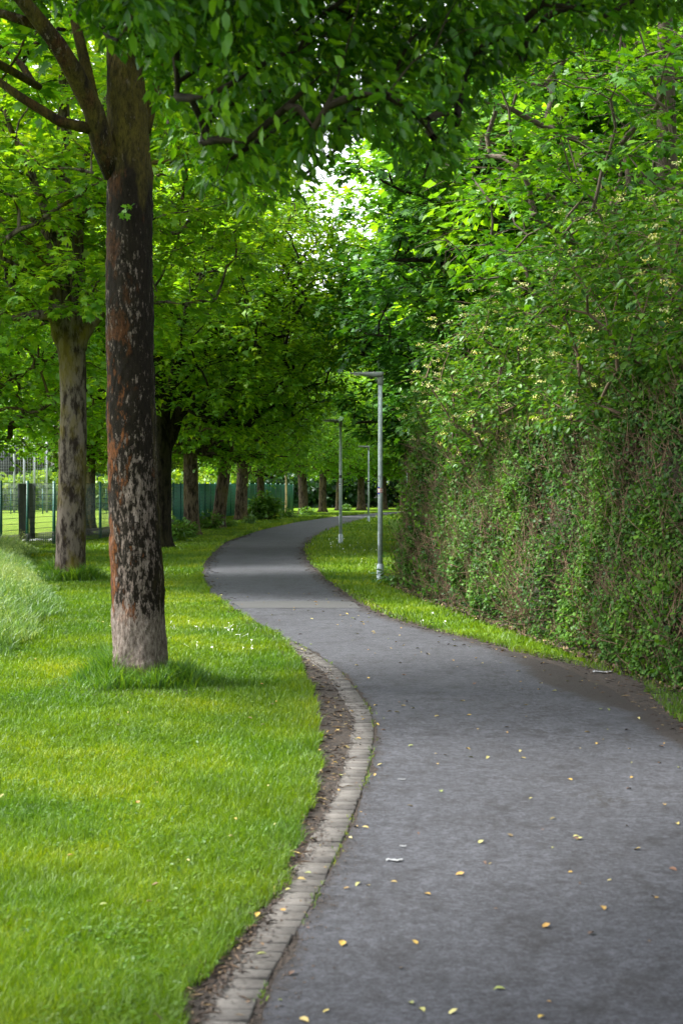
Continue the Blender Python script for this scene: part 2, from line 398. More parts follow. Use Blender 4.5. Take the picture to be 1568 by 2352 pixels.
def leaves(geo, tpl, pos, dirs, nor, size, rnd):
    v, f = tpl; n = len(pos)
    if n == 0: return
    X = nrm(dirs); Z = nrm(nor - X * np.sum(nor * X, -1, keepdims=True)); Y = np.cross(Z, X)
    s = np.asarray(size)[:, None, None] if np.ndim(size) else size
    P = pos[:, None] + s * (v[None, :, 0:1] * X[:, None] + v[None, :, 1:2] * Y[:, None] + v[None, :, 2:3] * Z[:, None])
    fi = (f[None] + (np.arange(n) * len(v))[:, None, None]).reshape(-1, 3)
    geo.add(P.reshape(-1, 3), fi, np.repeat(rnd, len(v)))

def bez(p0, p1, p2, p3, n):
    t = np.linspace(0, 1, n)[:, None]
    return (1 - t) ** 3 * p0 + 3 * (1 - t) ** 2 * t * p1 + 3 * (1 - t) * t * t * p2 + t ** 3 * p3

def ellipsoids(rng, ell, n, dmin, shell=.45, keep=None):
    """targets spread through a union of ellipsoids, denser towards the outside"""
    vol = np.array([e[1][0] * e[1][1] * e[1][2] for e in ell]); vol = vol / vol.sum(); out = []
    tries = 0; cells = {}
    while len(out) < n and tries < n * 40:
        tries += 1
        c, r = ell[rng.choice(len(ell), p=vol)]
        d = rng.normal(size=3); d /= np.linalg.norm(d); rr = rng.random() ** shell
        p = np.array(c) + d * rr * np.array(r) * (0.82 + .3 * vnoise((d * 2.1 + np.array(c))[None], 5)[0])
        if keep is not None and not keep(p[None])[0]: continue
        if out:
            q = np.array(out[-400:]); 
            if np.min(np.sum((q - p) ** 2, 1)) < dmin ** 2: continue
        out.append(p)
    return np.array(out)

def build_tree(name, base, trunk, fork_z, limbs, ell, n, dmin, tpl, lsize, lper, twl, mats, seed, keep=None,
               nside=10, droop=.25, flat=.5, twig_r=.010, trunk_rings=None, disp=.0, leaf_r=.0, hang=False, shell=.4, twigs=4, root_flare=.25, rmax=1.0):
    rng = np.random.default_rng(seed)
    root = empty(name, base)
    wood = Geo()
    tr = np.array(trunk, float)
    # resample trunk
    m = trunk_rings or 24
    s = np.linspace(0, 1, m) * (len(tr) - 1); i = np.minimum(s.astype(int), len(tr) - 2); f = (s - i)[:, None]
    tt = tr[i] * (1 - f) + tr[i + 1] * f
    for _ in range(2):
        q = tt.copy(); q[1:-1] = (tt[:-2] + 2 * tt[1:-1] + tt[2:]) / 4; tt = q
    tt[:, 3] *= 1 + root_flare * np.exp(-tt[:, 2] / .22)
    g = Geo(); ns = nside * 2 if not disp else 72
    g.tube(tt[:, :3], tt[:, 3], ns, cap=True)
    v = g.v[0]; ax = np.repeat(tt[:, :3], ns, 0); rd = v - ax
    lob = 1 + .05 * np.sin(np.arctan2(rd[:, 1], rd[:, 0]) * 3 + seed) + .10 * (fbm(v * np.array([2.5, 2.5, .8]), 2, seed) - .5)
    fl = np.exp(-np.maximum(ax[:, 2], 0) / .3); lob = lob + fl * .10 * np.sin(np.arctan2(rd[:, 1], rd[:, 0]) * 5 + 1.3)
    if disp:
        lob = lob + disp * (fbm(v * np.array([9, 9, 3.0]), 4, seed + 3) - .5) + disp * .8 * (fbm(v * np.array([30, 30, 10.]), 3, seed + 9) - .5)
    wood.add(ax + rd * lob[:, None], g.f)
    # skeleton
    nodes = [p for p in tt[:, :3] if p[2] > fork_z]; ndir = [np.array([0, 0, 1.])] * len(nodes)
    par = [-1] + list(range(len(nodes) - 1)); cnt = [0] * len(nodes); lim = [1e9] * len(nodes); fixed = len(nodes)
    for L in limbs:
        a = np.array(L, float); k = max(3, int(np.sum(np.linalg.norm(np.diff(a[:, :3], axis=0), axis=1)) / .3))
        s = np.linspace(0, len(a) - 1, k); i = np.minimum(s.astype(int), len(a) - 2); f = (s - i)[:, None]; q = a[i] * (1 - f) + a[i + 1] * f
        q[1:-1, :3] = (q[:-2, :3] + 2 * q[1:-1, :3] + q[2:, :3]) / 4
        q[1:-1, :3] += rng.normal(size=(len(q) - 2, 3)) * .02
        wood.tube(q[:, :3], q[:, 3], nside)
        b0 = len(nodes)
        for j in range(1, k):
            nodes.append(q[j, :3]); ndir.append(nrm(q[j, :3] - q[j - 1, :3])); par.append(b0 + j - 2 if j > 1 else -1); cnt.append(0)
    nfix = len(nodes)
    T = ellipsoids(rng, ell, n, dmin, shell, keep)
    c0 = nodes[0] if len(nodes) else tt[-1, :3]
    T = T[np.argsort(np.linalg.norm(T - c0, axis=1))]
    chains = []
    NB = np.zeros((len(T) * 40 + nfix, 3)); NB[:nfix] = nodes; nn = nfix
    for t in T:
        P = NB[:nn]; d = np.linalg.norm(P - t, axis=1) + .7 * np.maximum(0, P[:, 2] - t[2] + .25)
        i = int(np.argmin(d)); p0 = NB[i]; L = np.linalg.norm(t - p0)
        out = t - c0; out[2] *= .3; out = nrm(out)
        d0 = ndir[i]
        p1 = p0 + nrm(d0 + out * .9 + np.array([0, 0, .25])) * L * .35
        p2 = t - nrm(out + np.array([0, 0, -.15]) + rng.normal(size=3) * .25) * L * .35
        k = max(2, min(38, int(L / .35) + 1)); c = bez(p0, p1, p2, t, k + 1)
        c[1:-1] += rng.normal(size=(k - 1, 3)) * .03 * min(1, L)
        idx = [i]
        for j in range(1, k + 1):
            NB[nn] = c[j]; nodes.append(c[j]); ndir.append(nrm(c[j] - c[j - 1])); par.append(idx[-1]); cnt.append(0); idx.append(nn); nn += 1
        chains.append(idx)
        q = nn - 1
        while q >= 0: cnt[q] += 1; q = par[q]
    N_ = np.array(nodes); cnt = np.array(cnt)
    for idx in chains:
        r = twig_r * np.sqrt(np.maximum(cnt[idx], 1)); r = np.minimum(r, rmax); r[0] = r[1]; r[-1] = twig_r * .6
        wood.tube(N_[idx], r, 6 if r.max() > .03 else 4, cap=False)
    # twigs and leaves
    lv = Geo(); smin = .5 if hang else .65; lp, ld, ln, lr = [], [], [], []
    for t in T:
        out = t - c0; out[2] *= .4; out = nrm(out)
        br = rng.random() * .35
        for k in range(twigs):
            d = nrm(out * .7 + rng.normal(size=3) * np.array([.9, .9, .45]))
            L = twl * rng.uniform(.6, 1.25)
            e = t + d * L - np.array([0, 0, droop * L])
            c = bez(t, t + d * L * .4 + np.array([0, 0, .05]), e - d * L * .2 + np.array([0, 0, .03]), e, 4)
            wood.tube(c, np.linspace(twig_r * .6, twig_r * .25, 4), 3, cap=False)
            m_ = max(3, int(lper * rng.uniform(.7, 1.3))); s_ = rng.uniform(.1, 1.05, m_)
            p = t + (e - t) * s_[:, None] + np.array([0, 0, 1.]) * (.18 * L * droop * 4 * s_ * (1 - s_))[:, None]
            sd = np.where(rng.random(m_) < .5, 1, -1)[:, None] * nrm(np.cross(d, [0, 0, 1.]))
            jit = rng.normal(size=(m_, 3))
            if hang:
                dd = d * .55 + sd * .55 + jit * .3 + np.array([0, 0, -.55]); no = sd * .35 + jit * .5 + np.array([0, 0, .75]) - d * .2
            else:
                dd = d * .5 + sd * .75 + jit * .35 + np.array([0, 0, -.28]); no = jit * flat * .6 + np.array([0, 0, 1.]) + out * .25
            p = p + nrm(dd) * lsize * .5 + jit * np.array([1, 1, .5]) * lsize * .45
            lp.append(p); ld.append(dd); ln.append(no); lr.append(np.clip(br + rng.random(m_) * .75, 0, 1))
    lp = np.concatenate(lp); ld = np.concatenate(ld); ln = np.concatenate(ln); lr = np.concatenate(lr)
    if keep is not None:
        k = keep(lp); lp, ld, ln, lr = lp[k], ld[k], ln[k], lr[k]
    leaves(lv, tpl, lp, ld, ln, lsize * rng.uniform(smin, 1.25, len(lp)), lr)
    wood.build('trunk', mats[0], root, smooth=True)
    lv.build('crown', mats[1], root)
    return root

def L(pts, base):   # list of (x,y,dist,r) readings into local limb points
    return [(*(A(x, y, d) - base), r) for x, y, d, r in pts]

# =============================================================== camera
cam = bpy.data.cameras.new('camera'); co = bpy.data.objects.new('camera', cam); COL.objects.link(co); SC.camera = co
cam.sensor_fit = 'VERTICAL'; cam.sensor_height = 36; cam.sensor_width = 24; cam.lens = 50; cam.shift_y = -(1176 - HZ) / 2352.
co.location = (0, 0, H); co.rotation_euler = (radians(90), 0, 0); cam.clip_end = 2000; cam.clip_start = .1
cam.dof.use_dof = True; cam.dof.focus_distance = 27; cam.dof.aperture_fstop = 4.5

# =============================================================== light
w = bpy.data.worlds.new('World'); SC.world = w; w.use_nodes = True; nt = w.node_tree; nt.nodes.clear()
SUN_EL, SUN_AZ = radians(52), radians(-82)        # azimuth from +Y towards +X
sky = nt.nodes.new('ShaderNodeTexSky'); sky.sky_type = 'NISHITA'; sky.sun_disc = False; sky.sun_elevation = SUN_EL; sky.sun_rotation = SUN_AZ
sky.dust_density = 3; sky.air_density = 1.0
hs = nt.nodes.new('ShaderNodeHueSaturation'); hs.inputs['Saturation'].default_value = .22; hs.inputs['Value'].default_value = 1.0
bg = nt.nodes.new('ShaderNodeBackground'); bg.inputs[1].default_value = .15
ow = nt.nodes.new('ShaderNodeOutputWorld')
nt.links.new(sky.outputs[0], hs.inputs['Color']); nt.links.new(hs.outputs[0], bg.inputs[0]); nt.links.new(bg.outputs[0], ow.inputs[0])
sl = bpy.data.lights.new('sun', 'SUN'); so = bpy.data.objects.new('sun', sl); COL.objects.link(so)
sl.energy = 2.5; sl.angle = radians(11); sl.color = (1, .96, .88)
from mathutils import Vector
sd = Vector((sin(SUN_AZ) * cos(SUN_EL), cos(SUN_AZ) * cos(SUN_EL), sin(SUN_EL)))
so.rotation_euler = (-sd).to_track_quat('-Z', 'Y').to_euler(); so.location = (-20, 10, 30)
SC.view_settings.view_transform = 'Standard'; SC.view_settings.look = 'None'; SC.view_settings.exposure = 2.3; SC.view_settings.gamma = 1
cy = SC.cycles; cy.max_bounces = 8; cy.diffuse_bounces = 6; cy.glossy_bounces = 2; cy.transmission_bounces = 5; cy.transparent_max_bounces = 4
cy.caustics_reflective = False; cy.caustics_refractive = False; cy.sample_clamp_indirect = 6

# =============================================================== path outlines (ground metres, by distance)
LEFT = np.array([(460, 2700), (573, 2345), (670, 2162), (736, 2052), (799, 1911), (842, 1790), (860, 1690), (853, 1640), (820, 1590), (780, 1540), (700, 1490), (650, 1466), (605, 1443), (545, 1405), (484, 1365), (467, 1330), (468, 1300), (487, 1275), (520, 1245), (600, 1218), (680, 1200), (760, 1188), (850, 1180), (925, 1174.5)], float)
RIGHT = np.array([(2050, 1900), (1568, 1670), (1430, 1600), (1290, 1535), (1200, 1508), (1100, 1476), (980, 1446), (900, 1423), (850, 1403), (800, 1372), (740, 1327), (707, 1292), (696, 1265), (705, 1245), (740, 1222), (790, 1203), (845, 1190), (915, 1179)], float)
lg = np.array([G(*p)[:2] for p in LEFT]); rg = np.array([G(*p)[:2] for p in RIGHT])
lg = np.vstack([[(-.42, .0), (-.45, 2.5)], lg, [(11, 139), (30, 150)]])
rg = np.vstack([[(2.75, 0.), (2.85, 4.)], rg, [(12, 134.5), (30, 145)]])
def smooth_by_y(P, Y):
    x = np.interp(Y, P[:, 1], P[:, 0])
    return x
YS = np.concatenate([np.arange(0, 30, .12), np.arange(30, 150, .5)])
def sm(x, k):
    for _ in range(k): x = np.concatenate([[x[0]], (x[:-2] + 2 * x[1:-1] + x[2:]) / 4, [x[-1]]])
    return x
LX = sm(smooth_by_y(lg, YS), 6); RX = sm(smooth_by_y(rg, YS), 6)
left_x = lambda y: np.interp(y, YS, LX)
right_x = lambda y: np.interp(y, YS, RX)
# lawn edge on the left (soil strip between it and the kerb)
le = np.array([(330, 2600), (402, 2327), (547, 2170), (648, 2038), (674, 1929), (709, 1841), (735, 1775), (727, 1665), (706, 1570), (690, 1520), (655, 1483), (640, 1466)], float)
leg = np.array([G(*p)[:2] for p in le])
def lawn_x(y):
    y = np.asarray(y, float); a = np.interp(y, leg[:, 1], leg[:, 0]); b = left_x(y) - .05
    return np.where(y > leg[-1, 1], b, np.minimum(a, b))

# ground sheet
def strip(name, xa, xb, ys, z, m, nx=6, rf=None, blob=None, jit=0, seed=1, fq=2.2):
    ys = np.asarray(ys); u = np.linspace(0, 1, nx); X = xa[:, None] * (1 - u) + xb[:, None] * u
    V = np.stack([X, np.repeat(ys[:, None], nx, 1), np.full_like(X, z)], -1)
    if jit:
        for c, sg in ((0, 1), (nx - 1, -1)):
            V[:, c, 0] += jit * (fbm(np.stack([ys * fq, ys * 0 + seed + c, ys * 0], 1), 5, seed) - .5) * 2
    n = len(ys); i = np.arange(n - 1)[:, None] * nx; j = np.arange(nx - 1)[None]
    f = np.stack([i + j, i + j + 1, i + nx + j + 1, i + nx + j], -1).reshape(-1, 4)
    g = Geo(); rv = None if rf is None else np.tile(rf(u), n)
    if blob is not None: rv = np.clip(rv - blob(V[..., 0].ravel(), V[..., 1].ravel()), -.6, 1)
    g.add(V.reshape(-1, 3), f, rv)
    return g.build(name, m)
g = Geo(); gx = np.linspace(-500, 500, 3); 
g.add([(-500, -60, 0), (500, -60, 0), (500, 900, 0), (-500, 900, 0)], np.array([[0, 1, 2, 3]])); tag(g.build('ground', M['lawn']), kind='structure')
g = Geo(); g.add([(-90, 20, .004), (-13.2, 20, .004), (-12.0, 60, .004), (-10.5, 80, .004), (-9.5, 100, .004), (-12, 128, .004), (-120, 128, .004)], np.array([list(range(7))])); tag(g.build('sports_field', M['field']), kind='structure')
# bare soil under and beside the path
ex = lawn_x(YS) - .10
sr = RX + .10 + .55 * np.exp(-((YS - 14.2) / 2.0) ** 2) + .15 * np.exp(-((YS - 22) / 5) ** 2) + .3 * np.exp(-((YS - 9) / 2.5) ** 2)
tag(strip('soil_strip', ex - .02, sr, YS, .006, M['soil'], 4, jit=.12), kind='structure')
LXr = LX + .012 + .05 * np.clip(fbm(np.stack([YS * 5, YS * 0, YS * 0], 1), 4, 77) - .5, 0, 1) * 3
tag(strip('asphalt_path', LXr, RX, YS, .012, M['asphalt'], 41, rf=lambda u: np.clip(np.minimum(u * 7 + .22, (1 - u) * 3.2), 0, 1), jit=.05, seed=4, blob=lambda x, y: 1.25 * np.exp(-((y - 14.0) / 1.25) ** 2) * np.exp(-((right_x(y) - x) / .50) ** 2) + .8 * np.exp(-((y - 10.5) / 1.0) ** 2) * np.exp(-((right_x(y) - x) / .3) ** 2)), kind='structure')
# patched trench across the path
yb = np.array([22.9, 23.35, 23.8, 24.1]);
m_, nt_, N_n, out_ = mat('asphalt_patch'); b_ = N_n('ShaderNodeBsdfPrincipled'); tcc = N_n('ShaderNodeTexCoord').outputs['Object']
nz_ = noise(N_n, nt_, 90, tcc, 3, .8); rr_ = ramp(N_n, [(.3, (.020, .020, .022)), (.7, (.046, .046, .048))]); nt_.links.new(nz_.outputs[0], rr_.inputs[0]); nt_.links.new(rr_.outputs[0], b_.inputs[0]); b_.inputs['Roughness'].default_value = .7; nt_.links.new(b_.outputs[0], out_.inputs[0]); M['patch'] = m_
yp = np.linspace(22.7, 24.0, 8)
tag(strip('path_patch', left_x(yp) + .12, right_x(yp) - .1, yp, .016, M['patch'], 20, jit=.05), kind='structure')
yp = np.linspace(24.02, 24.13, 4)
M['patch2'] = plain('pale_joint', (.058, .058, .060), .8, var=.3, vscale=5)
tag(strip('path_joint', left_x(yp) + .5, right_x(yp) - .3, yp, .016, M['patch2'], 20, jit=.05), kind='structure')

# brick kerb: one row of bricks laid across the edge line
rng = np.random.default_rng(3)
g = Geo(); y = 2.0; P_ = []
yy = np.arange(1.5, 21.5, .01); xx = left_x(yy); ds = np.hypot(np.gradient(xx), np.gradient(yy)); s = np.cumsum(ds)
for k, sk in enumerate(np.arange(.05, s[-1], .108)):
    yk = np.interp(sk, s, yy); xk = float(left_x(yk)); dx = float(left_x(yk + .1) - left_x(yk - .1)) / .2
    rz = -math.atan(dx); wv = .172; keep_n = 1.0
    wv *= np.clip((21.2 - yk) / 2.0, .25, 1)
    j = rng.normal(size=4)
    c = (xk - (wv / 2 + .004) * cos(rz) + j[0] * .003, yk - (wv / 2) * sin(rz), -.012 + j[1] * .0015)
    bv = Geo(); bv.box((0, 0, 0), (wv, .097, .06)); v = bv.v[0]
    # chamfered top
    lo = v[:4].copy(); hi = v[4:].copy(); mid = hi.copy(); mid[:, 2] -= .006; hi[:, :2] *= np.array([.96, .85])
    v = np.vstack([lo, mid, hi]); 
    fs = np.array([[0, 1, 5, 4], [1, 2, 6, 5], [2, 3, 7, 6], [3, 0, 4, 7], [4, 5, 9, 8], [5, 6, 10, 9], [6, 7, 11, 10], [7, 4, 8, 11], [8, 9, 10, 11]])
    v[:, 2] += v[:, 0] * j[2] * .012 + v[:, 1] * j[3] * .02
    a = rz + rng.normal() * .012; R = np.array([[cos(a), -sin(a), 0], [sin(a), cos(a), 0], [0, 0, 1]])
    g.add(v @ R.T + np.array(c), fs, np.clip(.5 + .28 * rng.normal(), 0, 1))
tag(g.build('kerb', M['brick']), kind='structure')

# =============================================================== grass
def blades(geo, x, y, z0, h, w, lean, rng, rnd, seg=1):
    n = len(x); a = rng.uniform(0, 2 * pi, n); b = rng.uniform(0, 2 * pi, n)
    p = np.stack([x, y, z0], 1); wx = np.stack([np.cos(a), np.sin(a), np.zeros(n)], 1) * (w / 2)[:, None]
    ld = np.stack([np.cos(b), np.sin(b), np.zeros(n)], 1) * (lean * h)[:, None]
    up = np.stack([np.zeros(n), np.zeros(n), h], 1)
    m1 = p + up * .55 + ld * .3; tp = p + up * np.sqrt(np.maximum(.05, 1 - .35 * lean ** 2))[:, None] + ld
    V = np.stack([p - wx, p + wx, m1 + wx * .8, m1 - wx * .8, tp], 1).reshape(-1, 3)
    o = (np.arange(n) * 5)[:, None]
    geo.add(V, [o + np.array([[0, 1, 2, 3]]), o + np.array([[3, 2, 4]])], np.repeat(rnd, 5))

def lawn_points(rng, n, y0, y1, side, p=1.0, xlo=None):
    """random lawn points inside a generous view wedge"""
    y = y0 * (y1 / y0) ** rng.random(n)
    lim = .30 * y + 1.2
    if side < 0:
        b = lawn_x(y) + .12 * (fbm(np.stack([y * 3, y * 0, y * 0 + 3], 1), 3, 7) - .35); a = np.maximum(-lim, np.where(y > 48, -11.5 + (y - 48) * .06, -40))
    else:
        a = right_x(y) + .02 + .42 * np.exp(-((y - 14.2) / 1.4) ** 2) + .12 * (fbm(np.stack([y * 3, y * 0, y * 0 + 9], 1), 3, 7) - .4)
        b = hedge_x(y) + .15
    u = rng.random(n); x = a + (b - a) * u
    k = (b > a) & (rng.random(n) < np.clip((b - a) / (.6 * y * .5), 0, 1)) if side > 0 else (b > a)
    return x[k], y[k]

HB = np.array([(4.9, 0), (4.6, 5.5), (4.0, 9), (3.30, 13.0), (2.57, 18), (1.62, 23.9), (1.15, 28.0), (1.5, 30.5), (2.6, 32)])
hedge_x = lambda y: np.interp(y, [0, 5.5, 9, 13, 18, 23.9, 28, 31, 60, 90, 128], [4.9, 4.6, 4.0, 3.30, 2.57, 1.62, 1.15, 2.2, 3.6, 4.6, 9])
rng = np.random.default_rng(11)
g = Geo()
def add_lawn(n, y0, y1, side, hh=1.0):
    x, y = lawn_points(rng, n, y0, y1, side)
    q = np.stack([x * .8, y * .8, x * 0], 1); nz = fbm(q, 3, 21); fine = fbm(q * 6, 2, 5)
    h = (.030 + .032 * rng.random(len(x))) * (.6 + .8 * fine) * hh * (1 + y * .012)
    edge = np.abs(x - lawn_x(y)) if side < 0 else np.abs(x - right_x(y))
    h *= 1 + .5 * np.exp(-(edge / .15) ** 2)
    w_ = np.maximum(.0032, y * .00055) * rng.uniform(.7, 1.3, len(x))
    mid = fbm(q * 3.1, 3, 55); rn = np.clip(.30 + .9 * (nz - .45) + .5 * (mid - .5) + .5 * (rng.random(len(x)) - .4), 0, 1)
    blades(g, x, y, x * 0, h, w_, rng.uniform(.2, 1.1, len(x)), rng, rn)
add_lawn(360000, 4.2, 30, -1)
add_lawn(120000, 28, 115, -1, 1.1)
add_lawn(90000, 8, 32, 1)
add_lawn(60000, 30, 120, 1, 1.1)
# broad leaved weeds and clover in the turf
x, y = lawn_points(rng, 9000, 4.4, 22, -1); kk = fbm(np.stack([x * 1.6, y * 1.6, x * 0], 1), 3, 91) > .5; x, y = x[kk], y[kk]
m_ = len(x); x = np.repeat(x, 3) + rng.normal(size=3 * m_) * .012; y = np.repeat(y, 3) + rng.normal(size=3 * m_) * .012
leaves(g, T_OVAL, np.stack([x, y, rng.uniform(.015, .045, 3 * m_)], 1), rng.normal(size=(3 * m_, 3)) * np.array([1, 1, .3]), rng.normal(size=(3 * m_, 3)) * .3 + np.array([0, 0, 1.]), rng.uniform(.014, .034, 3 * m_), rng.random(3 * m_) * .35)
# weeds between path edge and bricks
yk = rng.uniform(4, 21, 900); xk = left_x(yk) + rng.normal(size=900) * .012; kk = fbm(np.stack([yk * 2, yk * 0, yk * 0], 1), 3, 31) > .52
blades(g, xk[kk], yk[kk], xk[kk] * 0 + .01, rng.uniform(.012, .035, kk.sum()), np.full(kk.sum(), .005), rng.uniform(.3, 1.2, kk.sum()), rng, rng.random(kk.sum()))
lg_ = g.build('lawn_grass', M['grass']); tag(lg_, 'short bright green mown lawn grass along both sides of the path', 'grass', kind='stuff')

# tall meadow grass at the left
g = Geo(); n = 75000
y = rng.uniform(15.2, 46, n); xr = np.interp(y, [15.2, 17, 22, 28, 36, 46], [-3.95, -3.75, -4.35, -5.9, -7.9, -10.0]); x = xr - rng.random(n) ** 1.3 * (4 + y * .08)
x += .35 * (fbm(np.stack([y * 1.2, x * 0, x * 0], 1), 3, 3) - .5) * 2
edge = xr - x; h = np.clip(.16 + edge * .4, .12, .50) * rng.uniform(.55, 1.15, n) * np.clip((y - 14.8) / 1.5, .4, 1)
h *= .7 + .6 * fbm(np.stack([x * .7, y * .7, x * 0], 1), 2, 8)
nz = fbm(np.stack([x * .9, y * .5, x * 0], 1), 3, 17)
blades(g, x, y, x * 0, h, np.maximum(.008, y * .0007) * rng.uniform(.6, 1.4, n), rng.uniform(.15, 1.0, n), rng, np.clip((nz - .5) * 1.6 + rng.random(n) * .9, 0, 1))
# seed heads: thin stems with little plumes
n = 3200; y = rng.uniform(16, 46, n); xr = np.interp(y, [15.2, 17, 22, 28, 36, 46], [-4.1, -4.0, -4.6, -6.1, -8.1, -10.2]); x = xr - rng.random(n) * (4 + y * .08)
h = rng.uniform(.42, .66, n); blades(g, x, y, x * 0, h, np.full(n, .006), rng.uniform(.05, .3, n), rng, np.full(n, .85))
pp = np.repeat(np.stack([x, y, h * .9], 1), 5, 0) + rng.normal(size=(n * 5, 3)) * np.array([.035, .035, .06])
leaves(g, T_DIA, pp, rng.normal(size=(n * 5, 3)) * .5 + np.array([0, 0, 1.]), rng.normal(size=(n * 5, 3)), .026, np.full(n * 5, .9))
tag(g.build('tall_grass', M['grass_tall']), 'tall pale seeding grass left unmown at the left edge beside the fence', 'tall grass', kind='stuff')
# long grass on the right bank in front of the far end of the hedge
g = Geo(); n = 16000; y = rng.uniform(29, 75, n); x = hedge_x(y) - rng.random(n) ** 1.5 * (.5 + (y - 29) * .02) - .15
blades(g, x, y, x * 0, rng.uniform(.1, .45, n) * np.clip((y - 27) / 8, .4, 1), np.maximum(.006, y * .0006), rng.uniform(.1, .8, n), rng, np.clip(rng.random(n) * .9, 0, 1))
tag(g.build('bank_grass', M['grass_tall']), 'longer seeding grass on the bank beyond the end of the hedge', 'tall grass', kind='stuff')

# rings of lush grass round the two near trunks
def tuft(cx, cy, r0, r1, n, hh, label):
    g = Geo(); a = rng.uniform(0, 2 * pi, n); r = r0 + (r1 - r0) * rng.random(n) ** 1.5 * (1 + .35 * np.sin(a * 2 + 1))
    x = np.cos(a) * r; y = np.sin(a) * r * .9
    z = .055 * np.exp(-((r - r0) / .28) ** 2) * (.8 if r1 < .83 else .3)
    h = hh * rng.uniform(.4, 1.3, n) * (.25 + 1.5 * fbm(np.stack([x * 4, y * 4, x * 0], 1), 2, 4)) * np.exp(-((r - r0) / (r1 - r0)) ** 2 * .9)
    blades(g, x, y, z - .02, h, np.maximum(.006, cy * .0006) * rng.uniform(.7, 1.3, n), rng.uniform(.2, 1.0, n), rng, rng.random(n))
    return tag(g.build('grass_tuft', M['grass_dark'], loc=(cx, cy, 0)), label, 'grass tuft', kind='stuff')
t1 = G(323, 1572); t2 = G(160, 1335)
tuft(t1[0], t1[1], .24, .80, 9000, .25, 'lush dark green grass ringing the foot of the nearest trunk')
tuft(t2[0], t2[1], .30, .85, 5000, .34, 'long grass ringing the foot of the grey trunk beside the tall meadow')
# earth mound under the first tuft
g = Geo(); k = 40; rr = np.linspace(0, 1.05, 9); v = [(0, 0, .06)]
for r in rr[1:]:
    for j in range(k): v.append((r * cos(2 * pi * j / k), r * .9 * sin(2 * pi * j / k), .062 * math.exp(-(r / .55) ** 2) - .012 * (r > 1)))
f = [np.array([(0, 1 + j, 1 + (j + 1) % k) for j in range(k)])]
f.append(np.array([(1 + a * k + j, 1 + (a + 1) * k + j, 1 + (a + 1) * k + (j + 1) % k, 1 + a * k + (j + 1) % k) for a in range(len(rr) - 2) for j in range(k)]))
g.add(v, f); tag(g.build('soil_mound', M['soil'], smooth=True, loc=(t1[0], t1[1], 0)), kind='structure')

# =============================================================== trees
# nearest tree
b1 = np.array([t1[0], t1[1], 0])
D1 = t1[1]
tr = [(*(A(x, y, D1) - b1), w_ / 2 / F * D1) for x, y, w_ in [(323, 1590, 124), (322, 1500, 121), (316, 1300, 119), (308, 1100, 113), (303, 900, 110), (300, 700, 106), (299, 500, 105), (299, 400, 106), (297, 340, 98), (294, 250, 90), (290, 150, 84), (286, 50, 76), (283, -60, 66), (280, -250, 50)]]
lim = [L([(268, 400, D1 - .02, .13), (240, 345, D1 - .1, .115), (222, 270, D1 - .25, .10), (200, 200, D1 - .4, .10), (150, 130, D1 - .6, .085), (105, 70, D1 - .75, .075), (60, 0, D1 - .9, .065), (10, -70, D1 - 1, .05), (-60, -160, D1 - 1, .03)], b1),
       L([(225, 300, D1 - .2, .055), (190, 302, D1 - .3, .055), (145, 290, D1 - .4, .05), (100, 262, D1 - .45, .05), (50, 225, D1 - .5, .042), (-10, 185, D1 - .5, .035), (-80, 130, D1 - .5, .025)], b1),
       L([(215, 235, D1 - .3, .06), (192, 130, D1 - .2, .055), (178, 60, D1, .05), (165, -30, D1 + .2, .04), (150, -120, D1 + .3, .025)], b1),
       L([(330, 300, D1 + .1, .075), (352, 240, D1 + .2, .07), (368, 190, D1 + .3, .065), (385, 130, D1 + .4, .055), (400, 40, D1 + .6, .04), (420, -80, D1 + .8, .03)], b1),
       L([(95, 60, D1 - .7, .05), (40, 30, D1 - .8, .045), (-20, 35, D1 - .8, .035), (-90, 20, D1 - .8, .02)], b1)]
def keep1(p):
    q = p + b1; u = 784 + q[:, 0] / q[:, 1] * F; v_ = HZ - (q[:, 2] - H) / q[:, 1] * F
    return ~((v_ > 110) & (u > 120) & (u < 620)) & ~(v_ > 320)
T1 = build_tree('maple_tree', b1, tr, 5.2, lim, [((-.3, .4, 8.3), (3.6, 3.4, 2.6)), ((-2.6, .2, 6.9), (1.8, 2.2, 1.3))], 190, .62, T_MAPLE, .15, 13, .55, (M['bark_old'], M['leaf_maple_r']), 5,
                keep=keep1, nside=14, trunk_rings=260, disp=.16, root_flare=.10)
tag(T1, 'nearest tree, thick flaking trunk with rust and dark moss patches on the lawn', 'tree')

